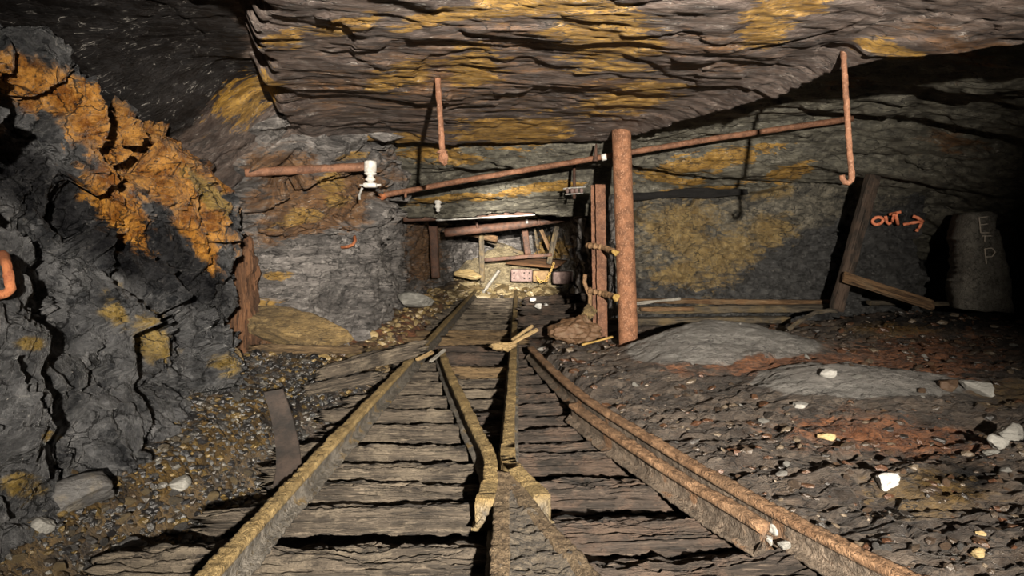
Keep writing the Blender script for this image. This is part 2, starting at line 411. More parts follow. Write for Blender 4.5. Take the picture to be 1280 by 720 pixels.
attr(me, 'black', blobs(v, [(330, 505, 120, 55, -28), (230, 570, 120, 36, -35), (400, 470, 90, 20, -15), (420, 450, 80, 10, 0), (120, 620, 120, 26, -25), (1180, 400, 160, 18, 0), (1200, 600, 60, 30, 0)]))  # dim zone along the left wall foot, shade put into the floor colour
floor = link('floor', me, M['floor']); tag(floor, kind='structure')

# --- ceiling
cx = np.linspace(-4.4, 8.2, 620); cy = np.geomspace(.95, 18, 760)
X, Y = np.meshgrid(cx, cy, indexing='ij'); p = V3(X, Y, 0)
lipx = [-4.4, -2.6, -1.9, -1.3, -.4, .4, 1.1, 1.62, 1.82, 1.95, 2.3, 2.9, 3.8, 8.2]
lipy = [5.6, 5.9, 6.2, 6.6, 6.65, 6.85, 6.5, 5.05, 4.45, 3.75, 3.45, 3.3, 3.1, 3.0]
lip = np.interp(X, lipx, lipy) + .10 * fbm(V3(X * 2.2, 0, 0), 4, .55, 61) + .06 * perlin(p * 3, 62)
zn = 2.085 + .025 * (Y - 4.5) * .3 - .33 * sm(-1.2, -3.4, X) * sm(3.2, 5.5, Y) - .10 * sm(2.5, 5, X)
wp = p + .35 * V3(fbm(p * .9, 3, .5, 63), fbm(p * .9 + 4, 3, .5, 66), 0)
sl = fbm(V3(wp[..., 0] * .55, wp[..., 1] * .85, 0), 3, .5, 70)
ca, sa = math.cos(.28), math.sin(.28)
U, W = X * ca + Y * sa, -X * sa + Y * ca
zn = zn - terrace(sl, 3, .05) * .035 + .035 * fbm(p * .8, 3, .5, 72) + .007 * fbm(V3(U * 1.5, W * 4.5, 0), 4, .55, 75)
zn = zn + .018 * facet(V3(U * .8, W * 1.5, 0) + .25 * V3(perlin(p * 2, 8), perlin(p * 2, 9), 0), 77, .5)
zn = zn - .07 * np.exp(-(np.maximum(lip - Y, 0) / .5) ** 2)
ledge = np.interp(Y, [.9, 2.85, 3.55, 5.0, 6.5], [-.95, -1.1, -1.38, -1.78, -2.0]) + .12 * fbm(V3(X * 0, Y * 2.5, 0), 4, .55, 161)
zn = zn + .20 * sm(.02, -.10, X - ledge) * sm(6.2, 5.2, Y) - .42 * sm(-1.9, -2.7, X + .1 * perlin(p * 2, 162)) * sm(3.2, 4.6, Y)
slope = np.where(X < 1.2, .31, .31 + .05 * np.clip((X - 1.2) / .8, 0, 1))
zf = 2.27 - slope * np.maximum(Y - 6.5, 0) + .06 * sm(1.4, 2.5, X) * sm(6.5, 5, Y) - .75 * sm(3.0, 7.5, X) * sm(2.5, 7, Y)
lint = 9.35
zf = np.where((Y > lint), 1.56 + .0 * Y, zf)
zf = zf - terrace(fbm(V3(X * .5, Y * 1.3, 5), 3, .5, 80) , 5, .12) * .14 + .03 * fbm(V3(X * 1.2, Y * 5, 0), 5, .55, 82) + .03 * facet(V3(X * .9, Y * 2.6, 0), 84, .5)
k = sm(-.01, .03, Y - lip)
zc = zn * (1 - k) + zf * k
zc += .004 * fbm(V3(U * 5, W * 16, 0), 3, .55, 86) + .004 * facet(V3(U * 4, W * 9, 0), 88)
CH = HF(cx, cy, zc)
me = raw_mesh('ceiling', V3(X, Y, zc), grid_quads(len(cx), len(cy), True)); v = V3(X, Y, zc)
attr(me, 'ochre', blobs(v, [(755, 42, 82, 66, 10), (592, 80, 46, 34, 0), (545, 22, 75, 16, -12), (430, 34, 70, 14, -14), (360, 48, 42, 16, -12), (640, 10, 110, 16, -5), (300, 128, 60, 32, -35), (640, 165, 90, 28, 0),
    (790, 122, 85, 24, -12), (955, 35, 42, 36, -45), (1000, 8, 60, 22, -10), (500, 95, 60, 20, -20), (880, 203, 100, 16, -12), (990, 214, 40, 14, -15), (660, 238, 90, 8, -8), (830, 222, 60, 8, 10), (560, 248, 60, 6, -8), (545, 192, 70, 14, 5), (480, 175, 60, 14, 0), (1110, 62, 60, 14, 10), (860, 240, 80, 7, -8)]) - .12)
attr(me, 'rust', blobs(v, [(560, 90, 330, 150, -8), (1060, 105, 80, 26, -5), (1200, 60, 160, 60, 5), (900, 60, 200, 60, 0), (420, 110, 120, 60, 0), (1190, 180, 90, 40, 0), (760, 110, 160, 60, 0)]) - .45)
attr(me, 'lintel', (k * 2 - 1).ravel() * .8)
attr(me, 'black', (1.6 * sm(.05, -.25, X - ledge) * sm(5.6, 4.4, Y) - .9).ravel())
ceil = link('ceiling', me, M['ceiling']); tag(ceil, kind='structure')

# --- back wall right of the drive
wx = np.linspace(1.36, 8.0, 620); wz = np.linspace(-.35, 2.3, 240)
X, Z = np.meshgrid(wx, wz, indexing='ij'); p = V3(X, 0, Z)
yb = 8.05 + .5 * sm(1.6, 1.36, X) - .30 * sm(1.6, .2, Z) * .4 + .10 * fbm(p * .9, 3, .5, 91)
yb = yb + .12 * (Z - .9) * sm(4, 2, X) - .12 * (Z - .9)
pw = p + .2 * V3(fbm(p * 2, 3, .5, 92), 0, fbm(p * 2 + 7, 3, .5, 93))
yb = yb + .09 * facet(pw * 1.8, 94, .8) + .075 * facet(pw * 4.2, 95, 1.0) + .035 * facet(pw * 10, 97, 1.0) + .03 * fbm(p * 5, 4, .55, 98)
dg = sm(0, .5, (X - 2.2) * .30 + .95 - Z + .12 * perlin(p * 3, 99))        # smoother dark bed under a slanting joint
yb = yb - .10 * dg + .03 * dg * fbm(V3(X * 1.5, 0, Z * 4), 4, .5, 101)
yb = yb + .55 * sm(1.52, 1.60, Z - .06 * (X - 1.5) + .03 * perlin(p * 4, 104)) * sm(3.5, 3.1, X)
gap = sm(5.05, 5.25, X + .08 * perlin(p * 3, 102)) * sm(6.0, 5.85, X + .08 * perlin(p * 3, 103))
yb = yb + 1.6 * gap - .8 * sm(5.9, 7.2, X)
WB = HF(wx, wz, yb)
me = raw_mesh('wall_back', V3(X, yb, Z), grid_quads(len(wx), len(wz), False)); v = V3(X, yb, Z)
attr(me, 'ochre', blobs(v, [(850, 285, 70, 55, 0), (900, 320, 90, 45, -25), (960, 290, 45, 30, -20), (850, 340, 50, 30, 0), (960, 240, 60, 14, -5), (930, 385, 90, 6, 0)]) - .05)
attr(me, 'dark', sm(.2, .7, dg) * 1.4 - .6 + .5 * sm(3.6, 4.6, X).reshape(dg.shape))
wall_back = link('wall_back', me, M['back']); tag(wall_back, kind='structure')

# --- control-grid patches (Catmull-Rom) for the walls on the left and in the drive
def cr(ctrl, n):
    ctrl = np.asarray(ctrl, float)                       # (k, ..., 3)
    kk = len(ctrl); t = np.linspace(0, kk - 1, n); i = np.minimum(t.astype(int), kk - 2); f = (t - i).reshape((-1,) + (1,) * (ctrl.ndim - 1))
    g = lambda j: ctrl[np.clip(j, 0, kk - 1)]
    p0, p1, p2, p3 = g(i - 1), g(i), g(i + 1), g(i + 2)
    return .5 * (2 * p1 + (p2 - p0) * f + (2 * p0 - 5 * p1 + 4 * p2 - p3) * f * f + (3 * p1 - p0 - 3 * p2 + p3) * f ** 3)
def patch(ctrl, n, m):
    a = cr(ctrl, n); return np.swapaxes(cr(np.swapaxes(a, 0, 1), m), 0, 1)
def normals(v):
    du = np.gradient(v, axis=0); dv = np.gradient(v, axis=1)
    n = np.cross(du, dv); return n / np.maximum(np.linalg.norm(n, axis=-1, keepdims=True), 1e-9)

cols = []
for d, xb, zg, zs, ln in [(.9, -1.75, 1.35, 1.85, 1), (1.6, -1.78, 1.32, 1.85, 1), (2.3, -1.80, 1.24, 1.83, 1), (3.0, -1.76, 1.08, 1.78, 1), (3.6, -1.82, .86, 1.68, .9),
                          (4.2, -1.92, .62, 1.52, .7), (4.8, -2.04, .36, 1.33, .45), (5.15, -2.14, .26, 1.22, .3), (5.4, -2.5, .26, 1.15, .3), (5.5, -3.3, .26, 1.1, .3)]:
    cols.append([(xb + o * ln, d, z) for o, z in [(.05, -.45), (.03, -.05), (-.02, .3 * zg + .02), (-.16, .7 * zg), (-.36, zg), (-.36, zg + .12), (-.28, zg + .4 * (zs - zg)), (-.24, zg + .75 * (zs - zg)),
                                                  (-.28, zs - .05), (-.45, zs + .02), (-.95, zs + .10), (-1.7, zs + .30)]])
v = patch(cols, 640, 460); n = normals(v)
pw = v + .10 * np.stack([fbm(v * 1.4, 3, .5, 110), fbm(v * 1.4 + 3, 3, .5, 113), fbm(v * 1.4 + 9, 3, .5, 116)], -1)
dd = .15 * fbm(v * 1.0, 3, .5, 120) + .19 * facet(pw * np.array([1.5, 1.5, 1.2]), 123, .9) + .085 * facet(pw * 3.2, 126, .9) + .034 * facet(pw * 8, 130, .9) + .010 * fbm(v * 16, 3, .6, 132) + .008 * facet(v * 24, 134, .9)
nx = np.sign(np.mean(n[..., 0]))
v = v + n * nx * dd[..., None] * .9
me = raw_mesh('wall_left', v, grid_quads(640, 460, nx < 0))
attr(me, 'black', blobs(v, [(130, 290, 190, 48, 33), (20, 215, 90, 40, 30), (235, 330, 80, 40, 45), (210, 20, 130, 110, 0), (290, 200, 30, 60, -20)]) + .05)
attr(me, 'rust', blobs(v, [(190, 200, 150, 62, 42), (90, 130, 110, 40, 35), (255, 265, 70, 26, 45), (150, 260, 90, 30, 45), (30, 95, 70, 40, 20), (240, 290, 60, 20, 50)]))
attr(me, 'ochre', blobs(v, [(285, 455, 25, 25, 0), (190, 425, 30, 50, -20), (140, 385, 25, 45, -25), (65, 547, 14, 8, 0), (260, 240, 60, 18, 45), (40, 430, 30, 12, 0), (30, 610, 40, 20, 0)]) - .15)
wall_left = link('wall_left', me, M['left']); tag(wall_left, kind='structure')

path = [(-3.6, 6.7), (-2.9, 6.25), (-2.42, 6.05), (-2.05, 6.25), (-1.78, 6.6), (-1.52, 7.0), (-1.56, 7.7), (-1.72, 8.8), (-1.82, 10.2), (-1.72, 12.4), (-1.5, 14), (-1.3, 16), (-.9, 17.6)]
cols = []
for i, (x, y) in enumerate(path):
    f = 1 if i < 6 else .4
    cols.append([(x - .02 * f, y, -.4), (x, y, .0), (x - .03 * f, y + .05 * f, .45), (x - .02 * f, y + .02, .9), (x + .05 * f, y - .08 * f, 1.3), (x + .16 * f, y - .30 * f, 1.65), (x + .25 * f, y - .5 * f, 2.15)])
v = patch(cols, 620, 260); n = normals(v); nx = np.sign(np.mean(n[..., 0]))
pw = v + .2 * np.stack([fbm(v * 1.4, 3, .5, 210), fbm(v * 1.4 + 3, 3, .5, 213), fbm(v * 1.4 + 9, 3, .5, 216)], -1)
ps = pw.copy(); ps[..., 2] = pw[..., 2] * 2.4 - pw[..., 0] * .9
hi = sm(1.05, 1.4, v[..., 2])
dd = .10 * fbm(v * 1.2, 3, .5, 220) + (.12 + .12 * hi) * facet(ps * np.array([1.2, 1.2, 1]) , 223, .8) + .045 * facet(ps * 3.2, 226, .8) + .012 * facet(pw * 11, 230, .9) + .01 * fbm(v * 14, 3, .55, 232)
st_ = (v[..., 2] - .50 * (v[..., 0] + 2.4) + .10 * fbm(v * 1.5, 3, .5, 240)) * 4.2
saw = (st_ - np.floor(st_)); saw = np.where(saw < .88, saw / .88, (1 - saw) / .12)
dd = dd + .22 * (saw - .5) * sm(.85, 1.1, v[..., 2] - .25 * (v[..., 0] + 2.4)) * sm(8, 7, v[..., 1])
st2 = v[..., 2] * 9 + fbm(v * np.array([1, 1, 3.]), 3, .5, 244) * 1.2; dd = dd + .018 * (st2 - np.floor(st2) - .5) * sm(1.1, .8, v[..., 2])
for gx, gy, gd, gw in [(-1.60, 6.80, .30, .045), (-1.52, 7.25, .22, .05), (-1.62, 7.95, .25, .06), (-1.74, 9.2, .2, .07)]:
    dd = dd - gd * np.exp(-((np.hypot(v[..., 0] - gx, v[..., 1] - gy) + .06 * perlin(v * np.array([0, 0, 3.]) + gx, 246)) / gw) ** 2)
v = v + n * nx * dd[..., None]
me = raw_mesh('wall_pillar', v, grid_quads(620, 260, nx < 0))
attr(me, 'ochre', blobs(v, [(415, 225, 18, 18, -45), (440, 196, 30, 8, -10), (375, 272, 42, 12, -15), (420, 250, 22, 12, 0), (345, 345, 20, 8, 0), (330, 400, 40, 25, 0)]))
attr(me, 'rust', blobs(v, [(400, 250, 120, 45, -20), (530, 310, 30, 60, 0), (390, 280, 110, 18, -18), (440, 250, 40, 40, 0), (350, 210, 60, 30, 0), (340, 420, 60, 40, 0), (360, 235, 70, 20, -10)]) + .05)
wall_pillar = link('wall_drive_left', me, M['pillar']); tag(wall_pillar, kind='structure')

path = [(1.75, 8.35), (1.42, 8.5), (1.30, 9.2), (1.22, 10.5), (1.14, 12.2), (1.06, 14.0), (.85, 16), (.4, 17.6)]
cols = [[(x, y, -.4), (x + .05, y, .1), (x + .08, y, .6), (x, y, 1.1), (x - .1, y, 1.5), (x - .2, y, 2.0)] for x, y in path]
v = patch(cols, 340, 160); n = normals(v); nx = -np.sign(np.mean(n[..., 0]))
dd = .10 * fbm(v * 1.2, 3, .5, 320) + .10 * facet(v * 1.6, 323, .7) + .05 * facet(v * 4, 326, .7) + .02 * fbm(v * 9, 3, .5, 328)
v = v + n * nx * dd[..., None]
me = raw_mesh('wall_drive_right', v, grid_quads(340, 160, nx > 0)); attr(me, 'ochre', blobs(v, [(690, 310, 30, 20, 0)])); attr(me, 'rust', np.full(v.size // 3, -.6))
tag(link('wall_drive_right', me, M['pillar']), kind='structure')
# end of the drive behind the heap
X, Z = np.meshgrid(np.linspace(-1.9, 1.6, 140), np.linspace(-.3, 2.1, 100), indexing='ij')
yb = 16.8 + .25 * facet(V3(X * 1.5, 0, Z * 1.5), 331) + .1 * fbm(V3(X * 2, 0, Z * 2), 4, .5, 333)
me = raw_mesh('wall_end', V3(X, yb, Z), grid_quads(140, 100)); attr(me, 'ochre', np.full(X.size, -.2)); attr(me, 'rust', np.full(X.size, -.3))
tag(link('wall_end', me, M['pillar']), kind='structure')
# far right: rock side of the cross passage
cols = [[(x, y, z) for z in (-.4, .2, .8, 1.4, 2.2)] for x, y in [(7.6, 7.4), (7.0, 7.1), (6.35, 6.9), (6.15, 6.2), (5.9, 5.0), (5.6, 3.6), (5.3, 2.0)]]
v = patch(cols, 260, 140); n = normals(v); nx = -np.sign(np.mean(n[..., 0]))
v = v + n * nx * (.15 * fbm(v, 3, .5, 340) + .14 * facet(v * 1.6, 343, .8) + .05 * facet(v * 5, 345))[..., None]
me = raw_mesh('wall_right', v, grid_quads(260, 140, nx > 0)); attr(me, 'ochre', np.full(v.size // 3, -.5)); attr(me, 'rust', np.full(v.size // 3, -.2))
tag(link('wall_right', me, M['left']), kind='structure')

def on_back(px, py, lift=.012):
    d = 8.0
    for _ in range(12): d = float(WB(np.array((px - CX) / F * d), np.array(CZ - (py - CY) / F * d)))
    for ox in (-.06, -.03, 0, .03, .06):
        for oz in (-.05, 0, .05): d = min(d, float(WB(np.array((px - CX) / F * d + ox), np.array(CZ - (py - CY) / F * d + oz))))
    return P(px, py, d - lift)
def fz(x, y): return float(FZ(np.array(x), np.array(y)))
def cz(x, y): return float(CH(np.array(x), np.array(y)))

# ------------------------------------------------------------------ shapes
def tube_arrays(path, rad, seg=14, noise=0, nsc=20, caps=True, seed=0, flat=1.0):
    path = [Vector(q) for q in path]; k = len(path)
    rads = rad if isinstance(rad, (list, tuple, np.ndarray)) else [rad] * k
    V = []; up = None
    for i, q in enumerate(path):
        t = (path[min(i + 1, k - 1)] - path[max(i - 1, 0)]).normalized()
        if up is None:
            up = Vector((0, 0, 1)) if abs(t.z) < .9 else Vector((0, 1, 0))
        a = t.cross(up).normalized(); b = a.cross(t).normalized(); up = b
        for j in range(seg):
            w = 2 * math.pi * j / seg
            V.append(q + a * math.cos(w) * rads[i] + b * math.sin(w) * rads[i] * flat)
    V = np.array([tuple(x) for x in V])
    if noise:
        ce = np.repeat(np.array([tuple(x) for x in path]), seg, 0); dr = V - ce
        V = V + dr / np.maximum(np.linalg.norm(dr, axis=1)[:, None], 1e-9) * (noise * fbm(V * nsc + seed * 3.1, 3, .6, seed))[:, None]
    Q = []
    for i in range(k - 1):
        for j in range(seg):
            a, b = i * seg + j, i * seg + (j + 1) % seg
            Q.append((a, b, b + seg, a + seg))
    T = []
    if caps:
        c0 = len(V); V = np.vstack([V, [tuple(path[0])], [tuple(path[-1])]])
        for j in range(seg):
            T.append((c0, (j + 1) % seg, j)); e = (k - 1) * seg
            T.append((c0 + 1, e + j, e + (j + 1) % seg))
    return V, Q, T
def dens(path, step):
    path = [Vector(q) for q in path]; o = []
    for a, b in zip(path, path[1:]):
        n = max(1, int((b - a).length / step))
        o += [a.lerp(b, i / n) for i in range(n)]
    return o + [path[-1]]
def join(parts):
    V = []; Q = []; T = []; n = 0
    for v, q, t in parts:
        V.append(np.asarray(v)); Q += [tuple(i + n for i in f) for f in q]; T += [tuple(i + n for i in f) for f in t]; n += len(v)
    return np.vstack(V), Q, T
def mk(name, arr, mat, parent=None, origin=None, smooth=True):
    v, q, t = arr; v = np.asarray(v, float)
    if origin is None and parent is None: origin = (float(v[:, 0].mean()), float(v[:, 1].mean()), float(v[:, 2].min()))
    if origin is None: return link(name, raw_mesh(name, v, q, t, smooth), mat, parent)
    return link(name, raw_mesh(name, v - np.array(origin), q, t, smooth), mat, parent, origin)
def child(name, arr, mat, parent, smooth=True):
    """part given in world coordinates under a parent that only has a location"""
    v, q, t = arr
    return link(name, raw_mesh(name, np.asarray(v) - np.array(parent.location), q, t, smooth), mat, parent)
def box_arrays(c, s, rot=None, n=(1, 1, 1), noise=0, nsc=6, seed=0, bevel=.12):
    """rounded, subdivided and weathered box"""
    n = [max(2, k) for k in n]; V = []; Q = []; m = 0
    for ax in range(3):
        u, w = [(1, 2), (2, 0), (0, 1)][ax]
        for sg in (-1, 1):
            a = np.linspace(-1, 1, n[u] + 1); b = np.linspace(-1, 1, n[w] + 1)
            A, B = np.meshgrid(a, b, indexing='ij'); p = np.zeros(A.shape + (3,)); p[..., ax] = sg; p[..., u] = A; p[..., w] = B
            V.append(p.reshape(-1, 3)); q = grid_quads(len(a), len(b), sg > 0) + m; Q += [tuple(x) for x in q]; m += p.size // 3
    V = np.vstack(V); h = np.array(s) / 2; r = bevel * min(s)
    p = V * h; inner = np.clip(p, -(h - r), h - r); d = p - inner; L = np.linalg.norm(d, axis=1)[:, None]
    p = np.where(L > 1e-9, inner + d / np.maximum(L, 1e-9) * r, p)
    # weld seams
    key = np.round(p, 6); uq, inv = np.unique(key, axis=0, return_inverse=True); inv = inv.ravel()
    Q = [tuple(inv[i] for i in f) for f in Q]; Q = [f[::-1] for f in Q]; p = uq
    if noise:
        pp = p.copy(); ax = int(np.argmax(s)); st = np.full(3, float(nsc)); st[ax] = nsc * .25
        dr = p / np.maximum(np.linalg.norm(p / h, axis=1)[:, None], 1e-6); dr = dr / h / np.maximum(np.linalg.norm(dr / h, axis=1)[:, None], 1e-9)
        p = pp + dr * (noise * fbm(pp * st + seed * 5.3, 4, .55, seed))[:, None]
    R = np.array(rot if rot is not None else Matrix.Identity(3))
    tri = [f for f in Q if len(set(f)) == 3]; Q = [f for f in Q if len(set(f)) == 4]
    T = [tuple(dict.fromkeys(f)) for f in tri]
    return p @ R.T + np.array(c), Q, T
def axes_from(a, b, roll=0):
    """rotation whose X axis runs a->b, Z roughly up"""
    x = (Vector(b) - Vector(a)).normalized(); up = Vector((0, 0, 1)) if abs(x.z) < .9 else Vector((0, -1, 0))
    y = up.cross(x).normalized(); z = x.cross(y)
    return Matrix((x, y, z)).transposed() @ Matrix.Rotation(roll, 3, 'X')
def beam(name, a, b, w, h, mat, parent=None, noise=.006, nsc=12, seed=0, roll=0, bevel=.15, step=.05):
    a, b = Vector(a), Vector(b); L = (b - a).length; c = (a + b) / 2; R = axes_from(a, b, roll)
    arr = box_arrays((0, 0, 0), (L, w, h), None, (min(120, int(L / step) + 2), 5, 5), noise, nsc, seed, bevel)
    if parent is None:
        o = link(name, raw_mesh(name, *arr), mat, None, c); o.rotation_euler = R.to_euler(); return o
    v = arr[0] @ np.array(R).T + np.array(c)
    return child(name, (v, arr[1], arr[2]), mat, parent)

# ico sphere base
def ico(sub):
    import bmesh
    bm = bmesh.new(); bmesh.ops.create_icosphere(bm, subdivisions=sub, radius=1)
    v = np.array([tuple(q.co) for q in bm.verts]); f = [tuple(q.index for q in g.verts) for g in bm.faces]; bm.free(); return v, f
ICO = {k: ico(k) for k in (1, 2, 3, 4, 5)}
def stone_arrays(seed, sub=3, cuts=9, noise=.05, size=(1, 1, 1)):
    r = np.random.RandomState(seed); v, f = ICO[sub]; v = v.copy()
    for _ in range(cuts):
        n = r.normal(size=3); n /= np.linalg.norm(n); d = r.uniform(.45, .8)
        e = np.maximum(v @ n - d, 0); v -= e[:, None] * n * .97
    if noise: v = v + ICO[sub][0] * (noise * fbm(v * 3 + seed, 3, .6, seed))[:, None]
    v = v * np.array(size); return v, [], f

# ------------------------------------------------------------------ rails
PROF = [(-.028, 0), (.028, 0), (.030, -.008), (.030, -.026), (.012, -.036), (.009, -.085), (.018, -.094), (.050, -.103), (.050, -.115), (-.050, -.115), (-.050, -.103), (-.018, -.094), (-.009, -.085), (-.012, -.036), (-.030, -.026), (-.030, -.008)]
def resample(pr, n):
    pr = np.array(pr + [pr[0]]); L = np.r_[0, np.cumsum(np.linalg.norm(np.diff(pr, axis=0), axis=1))]; t = np.linspace(0, L[-1], n, endpoint=False)
    return np.stack([np.interp(t, L, pr[:, 0]), np.interp(t, L, pr[:, 1])], 1)
def rail_mesh(line, z=0.0, scale=1.0, tip=2.0, noise=.0055, seed=0, widen=None, wide=1.0):
    """line: (X, Y[, dz]) plan points.  Sweeps the rail section, with caked crust"""
    pts = np.array([(q[0], q[1], z + (q[2] if len(q) > 2 else 0)) for q in line]); 
    sp = cr(pts, 400); L = np.r_[0, np.cumsum(np.linalg.norm(np.diff(sp, axis=0), axis=1))]
    s = [0]; 
    while s[-1] < L[-1]:
        y = np.interp(s[-1], L, sp[:, 1]); s.append(s[-1] + max(.010, .0042 * y))
    s = np.array(s); s = s / s[-1] * L[-1]
    c = np.stack([np.interp(s, L, sp[:, k]) for k in range(3)], 1); n = len(c)
    tg = np.gradient(c, axis=0); tg[:, 2] = 0; tg /= np.linalg.norm(tg, axis=1)[:, None]; sd = np.stack([tg[:, 1], -tg[:, 0], 0 * tg[:, 0]], 1)
    pr = resample(PROF, 44) * scale; pr[:, 0] *= wide; m = len(pr)
    blk = np.sign(pr[:, 0]) * np.maximum(np.abs(pr[:, 0]), .034)
    W = np.ones(n) if widen is None else np.array([widen(a) for a in s / s[-1]])
    v = c[:, None, :] + sd[:, None, :] * (np.where((s / s[-1] > tip)[:, None], blk[None], pr[None, :, 0]) * W[:, None])[..., None] + np.array([0, 0, 1.])[None, None] * pr[None, :, 1, None]
    dr = np.stack([pr[:, 0], pr[:, 1] + .05], 1); dr /= np.linalg.norm(dr, axis=1)[:, None]
    dn = sd[:, None, :] * dr[None, :, 0, None] + np.array([0, 0, 1.])[None, None] * dr[None, :, 1, None]
    nz = noise * (.6 * fbm(v * 26, 3, .6, seed) + .7 * ridged(v * np.array([24, 24, 24.]), 2, seed + 3) - .3) + .007 * fbm(v * 5, 2, .5, seed + 7)
    v = v + dn * nz[..., None]
    Q = []; idx = np.arange(n * m).reshape(n, m); nx = np.roll(idx, -1, 1)
    Q = np.stack([idx[:-1], idx[1:], nx[1:], nx[:-1]], -1).reshape(-1, 4)
    V = np.vstack([v.reshape(-1, 3), c[:1] - [0, 0, .05], c[-1:] - [0, 0, .05]]); e = n * m
    T = [(e, idx[0, j], nx[0, j]) for j in range(m)] + [(e + 1, nx[-1, j], idx[-1, j]) for j in range(m)]
    head = np.r_[np.maximum(np.tile(sm(-.040, -.018, pr[:, 1]), n), np.repeat((s / s[-1] > tip) * .8, m)), 0, 0]
    return V, Q, T, head
def rail(name, line, mat, parent=None, **k):
    V, Q, T, head = rail_mesh(line, **k)
    org = np.array(parent.location) if parent else np.array([V[:, 0].mean(), V[:, 1].mean(), V[:, 2].min()])
    me = raw_mesh(name, V - org, Q, T); attr(me, 'head', head)
    return link(name, me, mat, parent, None if parent else tuple(org))

r = rail('rail', RL, M['rail_ochre'], seed=1)
tag(r, 'long ochre mud-caked rail nearest the left wall, running from front to far rubble', 'rail')
wingL = RC + pl([(613, 590), (611, 608), (606, 626)])
r = rail('rail', [(x, y, -.0) for x, y in wingL], M['rail_ochre'], seed=2, tip=.94)
tag(r, 'curved ochre rail bending from the left rail down to a flared end at the crossing', 'rail')
wingR = RW + pl([(636, 575), (648, 590), (664, 606), (678, 620)])
r = rail('rail', wingR, M['rail_ochre'], seed=3, tip=.95)
tag(r, 'straight middle rail from the far drive, its near end kinked right at the crossing', 'rail')
t = tag(empty('rail', (RR[-2][0], RR[-2][1], -.115)), 'rusty outer running rail right of the branch track, bolts at its front end', 'rail')
r = rail('rail_body', RR, M['rail_rust'], t, seed=4)
for px, py in [(1060, 690), (1091, 707), (1122, 722)]:
    d = zrow(py, -.055); q = P(px, py, d)
    child('bolt', stone_arrays(int(px), 2, 3, .05, (.016, .016, .016)) if False else tuple([stone_arrays(int(px), 2, 3, .05, (.017, .017, .016))[0] + np.array(q), [], ICO[2][1]]), M['steel_rust'], t)
GR = [(x - .088 - .0 * y, y + .03) for x, y in pl([(712, 497), (760, 527), (830, 570), (900, 611), (962, 648)])]
GR = pl([(716, 501), (760, 532), (830, 577), (900, 618), (955, 650)])
r = rail('guard_rail', GR, M['rail_rust'], seed=5, z=-.012)
tag(r, 'shorter rusty guard rail lying inside the right running rail, its cut end showing', 'rail')
# crossing nose: two point rails with mud between
pa = pl([(628, 588), (627, 620), (626, 660), (625, 700), (624, 745)]); pb = pl([(634, 590), (662, 627), (690, 660), (725, 700), (765, 745)])
t = tag(empty('rail_crossing', (0, 2.2, -.115)), 'muddy V-shaped crossing nose between the two tracks at the front', 'rail crossing')
rail('point_rail', pa, M['rail_mud'], t, seed=6, z=-.006); rail('point_rail', pb, M['rail_mud'], t, seed=7, z=-.01)
A, B = np.meshgrid(np.linspace(0, 1, 60), np.linspace(0, 1, 140), indexing='ij')
yy = 2.72 - B * (2.72 - 1.80); xx = xat(pa, yy) * (1 - A) + xat(pb, yy) * A
zz = -.014 - .022 * np.sin(A * math.pi) * B + .012 * fbm(V3(xx * 9, yy * 16, 0), 4, .55, 401) + .008 * facet(V3(xx * 22, yy * 34, 0), 402)
top = V3(xx, yy, zz); bot = V3(xx, yy, zz * 0 - .22)
vv = np.vstack([top.reshape(-1, 3), bot.reshape(-1, 3)]); q = grid_quads(60, 140)
edge = list(range(0, 140)) + [i * 140 + 139 for i in range(1, 60)] + [59 * 140 + j for j in range(138, -1, -1)] + [i * 140 for i in range(58, 0, -1)]
eq = [(edge[i], edge[(i + 1) % len(edge)], edge[(i + 1) % len(edge)] + 8400, edge[i] + 8400) for i in range(len(edge))]
child('mud_fill', (vv, np.vstack([q[:, ::-1], np.array(eq)]), []), M['mud'], t)

